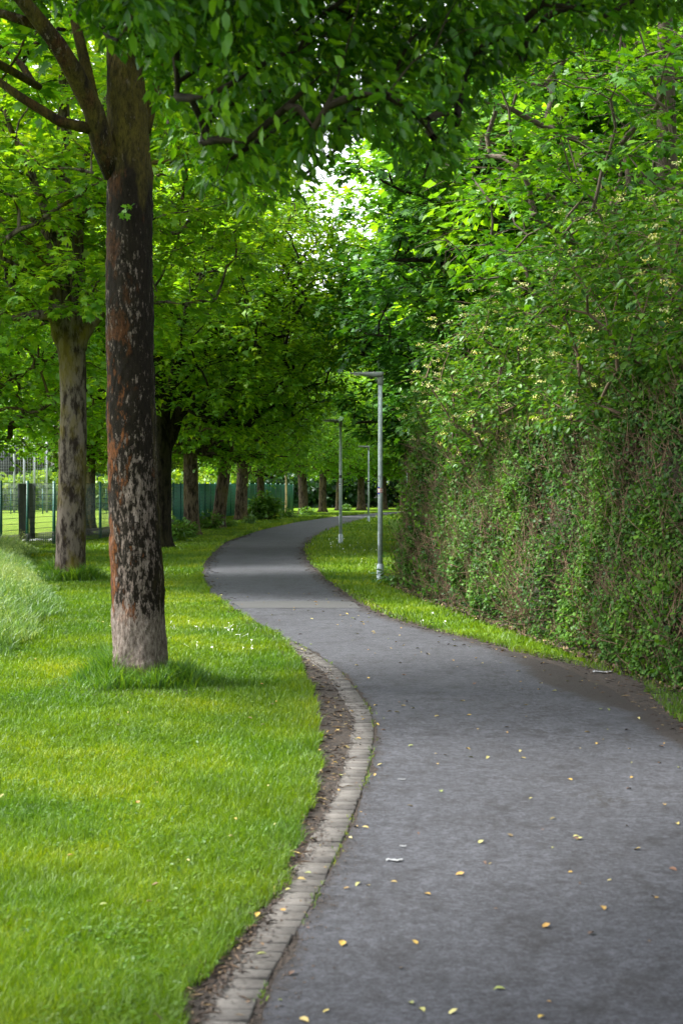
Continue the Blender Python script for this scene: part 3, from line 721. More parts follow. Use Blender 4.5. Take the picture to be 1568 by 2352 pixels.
# second tree
D2 = t2[1]; b2 = np.array([t2[0], t2[1], 0])
tr = [(*(A(x, y, D2) - b2), w_ / 2 / F * D2) for x, y, w_ in [(160, 1340, 70), (161, 1280, 67), (163, 1200, 65), (165, 1100, 61), (168, 1000, 61), (169, 900, 60), (166, 830, 62), (160, 770, 66), (157, 730, 60), (155, 680, 48), (152, 600, 42), (148, 500, 38), (146, 400, 34), (146, 250, 28), (146, 100, 16)]]
lim = [L([(150, 790, D2, .20), (135, 740, D2 - .2, .17), (122, 690, D2 - .4, .14), (125, 600, D2 - .5, .12), (118, 520, D2 - .6, .11), (90, 440, D2 - .9, .09), (50, 350, D2 - 1.2, .07), (10, 250, D2 - 1.4, .04)], b2),
       L([(178, 800, D2, .20), (200, 755, D2, .14), (228, 725, D2 + .1, .11), (250, 690, D2 + .2, .09), (300, 600, D2 + .3, .07), (340, 500, D2 + .4, .04)], b2),
       L([(160, 700, D2, .13), (185, 620, D2 + .3, .12), (178, 500, D2 + .5, .11), (190, 400, D2 + .8, .09), (215, 280, D2 + 1, .06), (230, 150, D2 + 1, .04)], b2),
       L([(120, 610, D2 - .5, .09), (70, 560, D2 - .7, .08), (20, 520, D2 - .9, .07), (-50, 470, D2 - 1.1, .05)], b2),
       L([(115, 550, D2 - .5, .07), (60, 480, D2 + .4, .06), (0, 420, D2 + .8, .05), (-60, 380, D2 + 1, .03)], b2),
       L([(125, 660, D2 - .3, .07), (60, 620, D2 - 1.6, .05), (0, 590, D2 - 2, .04)], b2)]
T2 = build_tree('maple_tree', b2, tr, 5.2, lim, [((.1, 0, 9.3), (4.4, 4.2, 4.4)), ((-2.2, 0, 6.9), (3.0, 3.2, 2.2)), ((0, -1.5, 6.6), (2.2, 1.6, 1.3))], 430, .66, T_MAPLE, .165, 20, .7, (M['bark_tree2'], M['leaf_maple']), 8,
                nside=12, trunk_rings=60, disp=.09, root_flare=.14)
tag(T2, 'grey and yellow barked maple forking high, standing beside the tall pale grass', 'tree')

# near tree whose dark hanging boughs cross the top of the picture; its trunk stands outside the frame on the left
b0 = np.array([-3.6, 5.0, 0])
tr = [(0, 0, 0, .27), (.02, .02, 1, .24), (.08, .03, 2.2, .22), (.15, .08, 3.6, .21), (.35, .15, 4.8, .18), (.6, .2, 6.2, .13), (.8, .3, 7.8, .07)]
def poly0(p):
    q = p + b0; qy = np.maximum(q[:, 1], .3)
    u = 784 + q[:, 0] / qy * F; v_ = HZ - (q[:, 2] - H) / qy * F
    low = np.interp(u, [0, 150, 250, 330, 380, 480, 560, 700, 760, 850, 960, 1040, 1070, 1120, 1300, 1480, 1568, 1900], [-40, 20, 110, 140, 390, 440, 485, 450, 360, 290, 430, 410, 300, 200, 115, 60, 40, 40])
    low = low + 60 * (vnoise(np.stack([u * .02, qy * 1.5, u * 0], 1), 3) - .5)
    return np.where(q[:, 1] < .5, q[:, 2] > 3.2, (v_ < low - 10) & (q[:, 2] > 2.6) & (q[:, 1] < 9.8))
lim = [[(.2, .1, 4.4, .12), (.9, .8, 6.0, .09), (2.0, 1.6, 6.7, .07), (3.2, 2.3, 6.8, .05), (4.4, 2.8, 6.6, .03)],
       [(.3, .1, 4.6, .12), (1.2, .3, 6.2, .10), (2.8, .8, 6.9, .07), (4.6, 1.2, 7.0, .05), (6.2, 1.8, 6.8, .03)],
       [(.12, .1, 4.2, .09), (.8, 1.4, 6.0, .06), (1.9, 2.4, 6.5, .05), (2.9, 3.2, 6.4, .03)]]
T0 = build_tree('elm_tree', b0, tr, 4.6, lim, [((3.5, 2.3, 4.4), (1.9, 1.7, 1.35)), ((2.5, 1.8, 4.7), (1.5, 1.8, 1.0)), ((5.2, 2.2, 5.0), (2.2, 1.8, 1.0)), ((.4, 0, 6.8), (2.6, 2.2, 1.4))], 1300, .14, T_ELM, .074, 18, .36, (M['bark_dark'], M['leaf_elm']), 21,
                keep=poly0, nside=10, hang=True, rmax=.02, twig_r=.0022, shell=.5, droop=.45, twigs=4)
tag(T0, 'elm beside the camera whose dark glossy leafy boughs hang across the top of the view', 'tree')

# row trees: three seedlings, then copies
def row_tree(name, base, trunk, lim, ell, n, seed, mats, lsz=.2, lper=14, dmin=.85, fz=3.4, tw=.8, tpl=T_MLO, keep=None):
    return build_tree(name, base, trunk, fz, lim, ell, n, dmin, tpl, lsz, lper, tw, mats, seed, keep=keep, nside=8, trunk_rings=30, twig_r=.013, root_flare=.45)
# tree 3: forked, mostly behind the nearest trunk
B = lambda x, d: np.array([(x - 784) / F * d, d, 0])
b3 = B(368, 46)
R3 = row_tree('maple_tree', b3, [(0, 0, 0, .36), (.02, 0, 1, .33), (.05, 0, 2.4, .31), (.08, 0, 3.6, .32), (0, .1, 5, .24), (-.2, .2, 7, .18), (-.3, .2, 10, .08)],
      [[(.1, 0, 3.0, .22), (.45, 0, 3.8, .20), (.75, 0, 4.8, .18), (1.4, 0, 6.2, .13), (2.2, 0, 8, .08)], [(.05, 0, 4.0, .18), (.5, -.3, 5.6, .15), (.9, -.4, 7.5, .1), (1.2, -.5, 9.5, .06)], [(1.2, 0, 5.9, .1), (2.8, -.2, 6.4, .08), (4.2, -.3, 6.9, .05)]],
      [((1.0, 0, 7.8), (5.6, 5.0, 4.0)), ((3.0, 0, 6.0), (3.2, 4, 2.2)), ((2.2, .5, 10.4), (4.2, 4, 2.1))], 580, 31, (M['bark_dark'], M['leaf_maple']), .19, 18, .8)
tag(R3, 'dark forked maple half hidden behind the nearest trunk', 'tree')
b4 = B(440, 58.5)
R4 = row_tree('lime_tree', b4, [(0, 0, 0, .33), (0, 0, 1.2, .31), (-.03, 0, 2.6, .30), (-.05, 0, 3.8, .28), (0, .1, 5.5, .2), (.1, .2, 9, .12), (.1, .2, 11.5, .05)],
      [[(0, 0, 3.6, .18), (.8, 0, 5.2, .13), (1.6, .2, 7.5, .08)], [(0, 0, 3.8, .16), (-.9, 0, 5.4, .12), (-1.7, 0, 7.4, .07)]],
      [((0, 0, 7.6), (5.3, 5.2, 4.5)), ((0, 0, 5.0), (4.9, 4.9, 1.8))], 430, 41, (M['bark_row'], M['leaf_lime']), .19, 18, .8, tpl=T_ROUND)
tag(R4, 'dark upright lime trunk with weeds at its foot, left of the leaning one', 'tree')
b5 = B(553, 86)
R5 = row_tree('lime_tree', b5, [(0, 0, 0, .40), (0, 0, 1.2, .36), (.08, 0, 2.4, .35), (.12, 0, 3.4, .36), (.0, 0, 4.4, .24), (-.2, 0, 6.5, .18), (-.3, 0, 10.5, .06)],
      [[(.15, 0, 2.7, .24), (.55, 0, 3.6, .24), (.95, 0, 4.8, .18), (1.5, 0, 7, .1)], [(.2, 0, 3.8, .16), (.3, .6, 5.5, .13), (.5, 1.2, 8, .08)]],
      [((0, 0, 8.2), (5.4, 5.2, 4.8)), ((0, 0, 5.4), (5.2, 5.0, 1.9))], 400, 51, (M['bark_row'], M['leaf_lime']), .22, 15, .9, tpl=T_ROUND)
tag(R5, 'lime tree forking into a wide V low down beyond the leaning trunk', 'tree')
GR = 'trees in a row along the left of the path'
for o in (R3, R4, R5): o['group'] = GR
R5b = copy_tree(R4, B(500, 69), 2.1, (1, 1, 1), 'lime tree with trunk leaning to the right over a bare patch'); R5b.rotation_euler = (0, radians(6.5), 2.1)
R5b.rotation_euler = (radians(5.6), radians(-3.3), 2.1)
spec = [(599, 95, R4, 1.1, .82, 'slim lime trunk rising behind the round leafy bush'), (697, 107, R5, 2.6, .95, 'lime tree with ivy tufts on its trunk just right of the thin sapling'),
        (741, 119, R4, 4.0, 1.02, 'lime tree left of the second lamp post where the path bends away'), (778, 132, R5, .7, .80, 'slim lime tree standing right behind the second lamp post'),
        (829, 134, R4, 5.1, 1.1, 'broad dark lime trunk between the second and third lamp posts'), (881, 138, R5, 3.3, .85, 'lime tree hidden partly behind the nearest lamp post'),
        (925, 150, R4, 2.9, 1.0, 'last lime tree of the row, beside the farthest lamp post')]
for x, d, src, rz, sc, lab in spec:
    o = copy_tree(src, B(x, d), rz, (sc, sc, sc), lab); o['group'] = GR
# left hand lime trees off beyond the meadow
for x, d, rz, sc, lab in [(-95, 40, .4, .95, 'lime tree at the left edge whose low crown hangs over the green fence'), (205, 66, 3.9, .95, 'lime tree whose crown fills the gap between the two nearest trunks'),
    (166, 58, 1.3, 1.75, 'tall lime tree hidden behind the grey forked trunk'), (318, 74, 5.3, 1.8, 'tall lime tree hidden behind the nearest trunk')]:
    o = copy_tree(R4, B(x, d), rz, (sc, sc, sc), lab); o['group'] = GR
    if sc > 1.5:
        for ch in o.children:
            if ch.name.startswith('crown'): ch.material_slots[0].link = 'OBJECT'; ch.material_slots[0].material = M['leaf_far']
# sapling
bs = B(657, 104)
SP = row_tree('sapling', bs, [(0, 0, 0, .085), (.02, 0, 1.5, .08), (0, 0, 3, .075), (.02, 0, 4.2, .06), (0, 0, 6.0, .03)], [], [((0, 0, 5.2), (1.9, 1.6, 1.5))], 45, 61, (M['bark_pale'], M['leaf_far']), .2, 9, .5, 3.2, .6, tpl=T_ROUND)
tag(SP, 'thin pale sapling with a straight yellowish stem left of the ivy clad trunk', 'tree')

# ------------------------------------------------ right hand trees
rb = np.array([4.75, 20.5, 0])
def keepr(p):
    q = p + rb; u = 784 + q[:, 0] / q[:, 1] * F
    return u > 1010 + 60 * vnoise(np.stack([q[:, 2] * 1.2, q[:, 1], u * 0], 1), 3)
RT1 = build_tree('maple_tree', rb, [(0, 0, 0, .22), (0, 0, 3, .19), (-.05, 0, 5.5, .17), (-.08, 0, 7.2, .14), (-.1, 0, 9, .10), (0, 0, 11, .05)], 4.2,
      [L([(1525, 505, 20.4, .05), (1440, 370, 20.2, .05), (1360, 340, 20, .045), (1240, 280, 19.8, .04), (1130, 240, 19.6, .03), (1040, 225, 19.5, .015)], rb),
       L([(1540, 700, 20.5, .07), (1430, 620, 19.5, .05), (1330, 560, 18.8, .035), (1220, 500, 18.4, .02)], rb),
       L([(1540, 230, 20.5, .06), (1450, 90, 20, .04), (1350, 60, 19.5, .02)], rb)],
      [((-.9, -1.0, 6.6), (2.9, 3.4, 2.6)), ((.5, 0, 8.5), (3.2, 3.4, 2.5))], 290, .60, T_MAPLE, .130, 12, .6, (M['limb_pale'], M['leaf_maple_r']), 71, twig_r=.012, rmax=.04, keep=keepr, nside=10, trunk_rings=40, shell=.3)
tag(RT1, 'bright leaved maple behind the hedge with its slim trunk at the right edge', 'tree')
rb = B(1245, 33)
RT2 = row_tree('maple_tree', rb, [(0, 0, 0, .30), (0, 0, 3, .26), (.1, 0, 6, .2), (0, 0, 9, .12), (0, 0, 12, .05)],
      [L([(1245, 525, 33, .085), (1160, 505, 32.5, .075), (1050, 480, 32, .06), (960, 455, 32, .045), (900, 425, 32, .03), (830, 385, 32, .015)], rb),
       L([(1245, 700, 33, .16), (1130, 655, 32.6, .12), (1050, 615, 32.3, .1), (960, 595, 32, .06), (880, 600, 32, .03)], rb)],
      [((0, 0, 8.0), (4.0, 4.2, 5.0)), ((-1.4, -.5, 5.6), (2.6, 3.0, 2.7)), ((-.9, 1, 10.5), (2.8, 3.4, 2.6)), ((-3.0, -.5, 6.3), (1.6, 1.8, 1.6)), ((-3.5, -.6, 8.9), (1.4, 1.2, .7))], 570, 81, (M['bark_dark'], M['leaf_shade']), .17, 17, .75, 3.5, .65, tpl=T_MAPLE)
tag(RT2, 'maple behind the hedge reaching bare dark limbs towards the path', 'tree')
rb = B(1120, 43)
RT3 = row_tree('maple_tree', rb, [(0, 0, 0, .30), (0, 0, 3, .26), (.1, 0, 6, .2), (0, 0, 9, .12), (0, 0, 11, .05)],
      [[(0, 0, 2.4, .14), (-1.2, 0, 3.5, .10), (-2.6, -.2, 4.0, .07), (-4.0, -.3, 3.9, .03)]],
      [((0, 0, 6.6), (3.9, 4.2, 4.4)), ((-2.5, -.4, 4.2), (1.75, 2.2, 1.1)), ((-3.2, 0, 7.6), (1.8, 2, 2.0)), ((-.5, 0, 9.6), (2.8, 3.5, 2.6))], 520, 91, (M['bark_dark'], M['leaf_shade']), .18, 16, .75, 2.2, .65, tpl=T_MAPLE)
tag(RT3, 'maple beyond the hedge whose lowest bough reaches out behind the nearest lamp', 'tree')
for x, d, src, rz, sc, lab in [(1130, 56, RT2, 1.0, 1.15, 'maple standing behind the one with the lowest bough'), (1150, 72, R3, 2.2, .95, 'dense maple past the end of the hedge beyond the third lamp'),
                               (1120, 92, R3, 4.2, .95, 'bright maple farther along the right bank, behind the dense one'), (1320, 48, R4, 1.2, 1.6, 'dark lime filling the background behind the right hand maples'),
                               (1560, 38, R4, 2.8, 1.5, 'dark lime filling the background behind the right edge of the hedge'), (1750, 30, R4, .8, 1.3, 'dark lime outside the right edge behind the hedge')]:
    o = copy_tree(src, B(x, d), rz, (sc, sc, sc), lab); o['group'] = 'trees behind the hedge'

# far trees closing the view, brighter
bf = B(860, 168)
FT = row_tree('far_tree', bf, [(0, 0, 0, .4), (0, 0, 4, .33), (0, 0, 9, .2), (0, 0, 14, .08)], [], [((0, 0, 8.5), (6.2, 6.0, 6.8)), ((0, 0, 4.2), (5.6, 5.4, 2.6))], 330, 101, (M['bark_dark'], M['leaf_far']), .42, 12, 1.3, 2.5, 1.2, tpl=T_DIA)
tag(FT, 'bright green tree closing the view in line with the third lamp', 'tree', 'far trees closing the view')
frng = np.random.default_rng(77)
nfar = 0
PLACE = ['left of', 'right of', 'behind', 'just past']
farlist = [(760, 178), (930, 175), (990, 160), (700, 170), (640, 172), (1050, 150), (580, 165), (820, 205), (900, 210), (520, 180), (460, 175), (400, 180), (330, 185), (270, 178), (200, 188), (130, 182), (60, 190), (0, 186), (-70, 190), (1130, 140), (1230, 120), (1380, 110), (1500, 100), (1650, 90)]
flab = ['far tree rising behind the second lamp head', 'far tree right of the last lamp post', 'far tree over the far end of the hedge', 'far tree above the right end of the green fence', 'far tree behind the thin sapling', 'far tree behind the hedge end, largely hidden',
        'far tree behind the V forked lime', 'pale tree in the second rank seen through the lamp gap', 'pale tree in the second rank under the sky gap', 'far tree behind the leaning trunk', 'far tree behind the dark upright trunk', 'far tree just right of the nearest trunk',
        'far tree hidden behind the nearest trunk', 'far tree left of the nearest trunk', 'far tree beyond the field right of the grey trunk', 'far tree beyond the field behind the grey trunk', 'far tree beyond the field above the banner', 'far tree beyond the field by the tall ball fence',
        'far tree beyond the field outside the left edge', 'far tree behind the nearer right hand maples', 'far tree behind the flowering shrubs', 'far tree behind the shrubs near the right edge', 'far tree behind the right edge', 'far tree outside the right edge']
for (x, d), lab in zip(farlist, flab):
    s_ = frng.uniform(.85, 1.15) * (1.15 if d > 170 else 1.0)
    if x < 320: s_ *= .62
    if (x, d) in ((820, 205), (760, 178)): s_ *= 1.75
    if (x, d) in ((900, 210), (930, 175)): s_ *= 1.5
    copy_tree(FT, B(x, d), frng.uniform(0, 6), (s_, s_, s_ * frng.uniform(.9, 1.1)), lab)

# dark understorey of the far wood: bushes merged as one mass
g = Geo(); n = 26000
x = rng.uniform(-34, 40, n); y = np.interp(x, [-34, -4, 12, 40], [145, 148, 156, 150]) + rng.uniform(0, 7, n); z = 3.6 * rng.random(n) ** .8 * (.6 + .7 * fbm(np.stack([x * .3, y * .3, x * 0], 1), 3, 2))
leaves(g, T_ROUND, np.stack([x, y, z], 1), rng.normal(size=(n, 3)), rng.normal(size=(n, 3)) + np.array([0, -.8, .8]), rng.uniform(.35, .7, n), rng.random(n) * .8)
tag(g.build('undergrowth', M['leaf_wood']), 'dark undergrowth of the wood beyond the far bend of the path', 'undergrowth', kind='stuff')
# hedge scrub on the far side of the field
g = Geo(); n = 22000; x = rng.uniform(-75, -9, n); y = 131 + rng.uniform(0, 6, n); z = 3.4 * rng.random(n) ** .8 * (.5 + .9 * fbm(np.stack([x * .25, y * .3, x * 0], 1), 3, 12))
leaves(g, T_ROUND, np.stack([x, y, z], 1), rng.normal(size=(n, 3)), rng.normal(size=(n, 3)) + np.array([0, -.8, .8]), rng.uniform(.3, .6, n), rng.random(n))
tag(g.build('scrub', M['leaf_far']), 'light green scrub along the far side of the sports field', 'scrub', kind='stuff')

# =============================================================== hedge
hs_ = np.concatenate([[0], np.cumsum(np.linalg.norm(np.diff(HB, axis=0), axis=1))])
def hb(s):
    s = np.asarray(s); x = np.interp(s, hs_, HB[:, 0]); y = np.interp(s, hs_, HB[:, 1]); e = .25
    tx = np.interp(s + e, hs_, HB[:, 0]) - np.interp(s - e, hs_, HB[:, 0]); ty = np.interp(s + e, hs_, HB[:, 1]) - np.interp(s - e, hs_, HB[:, 1])
    n_ = np.hypot(tx, ty) + 1e-9
    return x, y, -ty / n_, tx / n_                      # outward normal points to the path
rng = np.random.default_rng(5)
h_root = empty('hedge', (2.57, 18, 0)); HR = np.array([2.57, 18, 0])
tag(h_root, 'tall rough clipped hedge with brown twigs showing along the right of the path', 'hedge')
SMAX = hs_[-1]
def htop(s, y): return 3.05 + .5 * np.clip((24 - y) / 12, 0, 1) + .9 * (fbm(np.stack([s * .6, s * 0, s * 0], 1), 3, 44) - .5)
def hsurf(s, z, dep, seed=0):
    x, y, nx, ny = hb(s)
    lean = .30 * np.clip(z / 3, 0, 1.3) ** 1.2 - .12 * np.exp(-((z - .5) / .5) ** 2)
    bump = .42 * (fbm(np.stack([s * .8, z * .9, s * 0], 1), 3, 61) - .5) + .16 * (fbm(np.stack([s * 3.2, z * 3.2, s * 0], 1), 2, 62) - .5)
    tp = htop(s, y); rd = .5 * np.clip((z - tp + .45) / .45, 0, 1) ** 2
    off = -lean + bump - dep - rd
    return np.stack([x + nx * off, y + ny * off, z], 1), np.stack([nx, ny, s * 0], 1), tp
n = 340000
u = rng.random(n); s = SMAX * (.06 + .94 * (1 - (1 - u) ** 1.0)); _, yy_, _, _ = hb(s); 
z = rng.random(n) ** .95 * 1.02 * htop(s, yy_)
dep = rng.exponential(.13, n); 
P_, Nn, tp = hsurf(s, z, dep)
dens = fbm(np.stack([s * 1.1, z * 1.3, s * 0], 1), 3, 71) + .16 * (z / 3 - .5) - .10 * np.exp(-((s - SMAX * .84) / 5.5) ** 2) * np.exp(-((z - 1.3) / 1.1) ** 2)
k = (rng.random(n) < np.clip((dens - .25) * 4.2, .14, 1))
P_, Nn, dep_, dens_ = P_[k], Nn[k], dep[k], dens[k]; n = len(P_); j = rng.normal(size=(n, 3))
g = Geo(); leaves(g, T_ROUND, P_ - HR, j + Nn * .3 + np.array([0, 0, -.15]), Nn * .9 + j * .55 + np.array([0, 0, .55]), rng.uniform(.030, .062, n) * np.where(P_[:, 1] > 22, 1.12, 1.0) * (1 + .35 * np.clip((P_[:, 2] - 2) / 1.2, 0, 1)), np.clip(rng.random(n) * .8 + (dens_ - .4) * .8, 0, 1))
# cap of the hedge
n = 30000; s = rng.uniform(0, SMAX, n); _, yy_, _, _ = hb(s); tp = htop(s, yy_); P2, N2, _ = hsurf(s, tp * .93, rng.uniform(0, 1.3, n)); j = rng.normal(size=(n, 3)); P2[:, 2] += rng.normal(size=n) * .08 + .05
leaves(g, T_ROUND, P2 - HR, j, j * .5 + np.array([0, 0, 1.]), rng.uniform(.04, .075, n), rng.random(n))
for _ in range(260):   # shoots standing above the clipped top, softening its line
    s0 = rng.uniform(SMAX * .05, SMAX * .97); _, y0_, _, _ = hb(np.array([s0])); t0_ = htop(np.array([s0]), y0_)[0]; p, nn_, _t = hsurf(np.array([s0]), np.array([t0_ * .9]), np.array([rng.uniform(0, .5)])); m_ = 26
    L_ = rng.uniform(.25, .95); d_ = nrm(nn_[0] * rng.uniform(-.1, .5) + rng.normal(size=3) * .2 + np.array([0, 0, 1.])); q = p[0] + d_ * L_ * np.linspace(.0, 1, m_)[:, None] + rng.normal(size=(m_, 3)) * .045
    leaves(g, T_ROUND, q - HR, rng.normal(size=(m_, 3)) + d_, rng.normal(size=(m_, 3)) + np.array([0, 0, .8]), rng.uniform(.045, .085, m_), .3 + .7 * rng.random(m_))
# stray sprigs leaning out at the foot and the far end
for _ in range(130):
    s0 = rng.uniform(SMAX * .3, SMAX * .99) if _ < 80 else rng.uniform(SMAX * .82, SMAX * .95); z0 = rng.uniform(.1, 2.9); p, nn_, _t = hsurf(np.array([s0]), np.array([z0]), np.array([0.])); m_ = 9
    d_ = nrm(nn_[0] * .7 + rng.normal(size=3) * .4 + np.array([0, 0, .35])); L_ = rng.uniform(.12, .42); q = p[0] + d_ * L_ * np.linspace(.1, 1, m_)[:, None] + rng.normal(size=(m_, 3)) * .02
    leaves(g, T_ROUND, q - HR, rng.normal(size=(m_, 3)) + d_, rng.normal(size=(m_, 3)) + np.array([0, 0, .8]), rng.uniform(.05, .085, m_), .5 + .5 * rng.random(m_))
tag(g.build('foliage', M['leaf_hedge'], h_root))
g = Geo(); n = 17500
s = rng.uniform(SMAX * .08, SMAX, n); _, yy_, _, _ = hb(s); z = rng.random(n) * htop(s, yy_) * .97; P0, Nn, _ = hsurf(s, z, rng.uniform(-.03, .22, n))
di = nrm(np.stack([rng.normal(size=n) * .5, rng.normal(size=n) * .5, np.abs(rng.normal(size=n)) * .9 + .1], 1) + Nn * .15); ln_ = rng.uniform(.12, .45, n)
sw = np.where((rng.random(n) < .35)[:, None], rng.normal(size=(n, 3)), di); di = nrm(sw)
e0 = P0; e1 = P0 + di * (ln_ * .5)[:, None] + rng.normal(size=(n, 3)) * .015; e2 = P0 + di * ln_[:, None] + np.array([0, 0, .02])
rw = rng.uniform(.003, .0065, n)
an = np.arange(3) * 2 * pi / 3; a1 = nrm(np.cross(di, [0.3, 1, .2])); a2 = np.cross(di, a1)
V = []
for e, f_ in ((e0, 1.0), (e1, .8), (e2, .35)):
    V.append(e[:, None] + (rw * f_)[:, None, None] * (np.cos(an)[None, :, None] * a1[:, None] + np.sin(an)[None, :, None] * a2[:, None]))
V = np.stack(V, 1).reshape(n, 9, 3)
fq = np.array([(a * 3 + b, a * 3 + (b + 1) % 3, (a + 1) * 3 + (b + 1) % 3, (a + 1) * 3 + b) for a in range(2) for b in range(3)])
g.add(V.reshape(-1, 3) - HR, (fq[None] + (np.arange(n) * 9)[:, None, None]).reshape(-1, 4))
tag(g.build('twigs', M['twig_red'], h_root))
# solid dark core standing for dense twigs, added to block light
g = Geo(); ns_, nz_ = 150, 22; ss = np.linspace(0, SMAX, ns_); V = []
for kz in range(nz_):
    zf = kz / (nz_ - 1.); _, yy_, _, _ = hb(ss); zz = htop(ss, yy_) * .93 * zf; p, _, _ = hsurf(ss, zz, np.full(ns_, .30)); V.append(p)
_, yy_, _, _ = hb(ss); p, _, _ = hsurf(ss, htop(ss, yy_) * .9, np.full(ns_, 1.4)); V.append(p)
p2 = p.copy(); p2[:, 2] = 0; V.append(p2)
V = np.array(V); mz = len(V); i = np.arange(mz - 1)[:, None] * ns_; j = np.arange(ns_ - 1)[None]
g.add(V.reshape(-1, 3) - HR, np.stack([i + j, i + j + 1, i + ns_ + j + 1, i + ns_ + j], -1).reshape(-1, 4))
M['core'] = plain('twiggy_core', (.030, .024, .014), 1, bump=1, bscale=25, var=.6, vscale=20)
tag(g.build('inner_blocker', M['core'], h_root))

# flowering dogwoods behind and above the hedge
def dogwood(loc, ell, n, seed, label):
    loc = np.array(loc, float)
    r = build_tree('dogwood_shrub', loc, [(0, 0, 0, .09), (0, 0, 1, .07), (.1, 0, 2.2, .05), (.1, 0, 3.4, .03)], .4, [], ell, n, .42, T_OVAL, .095, 15, .42, (M['twig'], M['leaf_dog']), seed, nside=6, twig_r=.007, shell=.25, droop=.15, twigs=4)
    tag(r, label, 'shrub', 'dogwoods in flower behind the hedge')
    rr_ = np.random.default_rng(seed + 1); T = ellipsoids(rr_, ell, 150, .3, .12); q = Geo()
    T = T[(T[:, 0] < ell[0][0][0] + .6)]
    for t in T:
        m_ = 22; off = rr_.normal(size=(m_, 3)) * np.array([.035, .035, .012]); c = t + nrm(t - np.array(ell[0][0])) * .25 + np.array([0, 0, .08])
        leaves(q, T_ROUND, c + off, rr_.normal(size=(m_, 3)), rr_.normal(size=(m_, 3)) * .5 + np.array([-.3, -.4, 1.]), rr_.uniform(.018, .03, m_), rr_.random(m_))
    q.build('blossom', M['blossom'], r)
    return r
dogwood((3.6, 22.5, 0), [((-.7, -.6, 3.7), (1.6, 2.2, 1.25)), ((-1.1, .2, 2.9), (.9, 2.2, .8))], 260, 201, 'dogwood with cream flower heads above the middle of the hedge')
dogwood((4.4, 17.0, 0), [((-.6, -.2, 4.0), (1.5, 2.6, 1.3)), ((-1.1, .3, 3.2), (.8, 2.2, .8))], 270, 211, 'dogwood with cream flower heads above the near part of the hedge')
dogwood((3.3, 27.5, 0), [((-.7, 0, 3.3), (1.35, 1.9, .85))], 130, 221, 'smaller dogwood with fewer flower heads over the far end of the hedge')
dogwood((5.3, 12.5, 0), [((-.9, 0, 4.0), (1.5, 2.4, 1.2))], 200, 231, 'dogwood overhanging the hedge at the right edge')

# =============================================================== small plants
def bush(name, loc, ell, n, seed, label, cat, lsz=.16, per=9, group=None, tpl=T_OVAL, tw=.28):
    r = build_tree(name, np.array(loc, float), [(0, 0, 0, .03), (0, 0, .15, .028), (0, 0, .3, .02), (0, 0, .45, .01)], .02, [], ell, n, .16, tpl, lsz, per, tw, (M['twig'], M['leaf_weed']), seed, nside=5, twig_r=.006, shell=.4, droop=.1, twigs=3)
    r.children[0].name = 'stem'; r.children[1].name = 'foliage'
    for c in r.children:
        if c.data.name.startswith('trunk'): c.name = 'stem'
        else: c.name = 'foliage'
    return tag(r, label, cat, group)
bush('bush', G(612, 1196), [((0, 0, .85), (.85, .8, .75)), ((-.6, 0, .4), (.6, .6, .4))], 90, 301, 'round glossy leafy bush growing at the foot of a slim lime', 'bush', .22, 9)
SW = bush('weed_clump', G(478, 1218), [((0, 0, .35), (.55, .5, .35))], 40, 311, 'leafy weeds left of the leaning lime trunk', 'weeds', .17, 7, 'weeds at the tree feet')
WC = 'weeds at the tree feet'
for x, y, s_, rz, lab in [(395, 1246, 1.0, 1, 'leafy weeds right behind the nearest trunk'), (425, 1237, .8, 2, 'leafy weeds at the foot of the dark upright trunk'), (705, 1186, .8, 3, 'weeds beside the thin sapling'), (530, 1212, .5, 4, 'small weeds between the leaning and the V forked trunk'),
                      (660, 1192, .8, 5, 'weeds right of the round bush'), (795, 1174, .7, 6, 'weeds behind the second lamp post'), (575, 1205, .6, 1.5, 'weeds at the foot of the V forked trunk')]:
    copy_tree(SW, G(x, y), rz, (s_,) * 3, lab)
# leafy sprout on the nearest trunk and ivy by the hedge end
bush('dock_plant', G(925, 1345), [((0, 0, .18), (.3, .3, .18))], 18, 331, 'broad leaved weeds at the hedge foot beside the nearest lamp', 'weeds', .12, 6)
g = Geo(); p = A(290, 485, D1 - .32); q = p + np.array([[-.05, 0, -.02], [.0, 0, .01], [.04, -.02, .05], [.02, -.02, -.03], [-.02, -.03, .03], [.08, 0, .07]])
g.tube([A(300, 500, D1 - .22), p, p + np.array([.08, -.02, .07])], .003, 5)
leaves(g, T_MAPLE, q, rng.normal(size=(6, 3)) * .4 + np.array([-.3, 0, -.3]), rng.normal(size=(6, 3)) * .4 + np.array([0, -.6, .8]), .07, rng.random(6) * .4 + .6)
tag(g.build('leaf_sprout', M['leaf_maple_r']), 'small fresh sprout of leaves growing from the nearest trunk', 'sprout')

# =============================================================== lamps
def lathe(g, prof, n=20, c=(0, 0, 0)):
    prof = np.array(prof); g.tube(np.stack([prof[:, 0] * 0 + c[0], prof[:, 0] * 0 + c[1], prof[:, 1]], 1), prof[:, 0], n)
LH = 4.37
lamp = empty('street_lamp', G(873, 1331))
g = Geo(); lathe(g, [(.056, .30), (.052, 2.0), (.048, 3.4), (.046, LH - .22)], 22); g.build('pole', M['galv'], lamp, smooth=True)
g = Geo(); lathe(g, [(.080, -.05), (.080, .0), (.078, .25), (.076, .29), (.064, .325), (.057, .335)], 22); g.build('base_sleeve', M['galv'], lamp, smooth=True)
g = Geo(); lathe(g, [(.060, LH - .24), (.064, LH - .235), (.068, LH - .06), (.066, LH - .02)], 20); g.build('collar', M['head'], lamp, smooth=True)
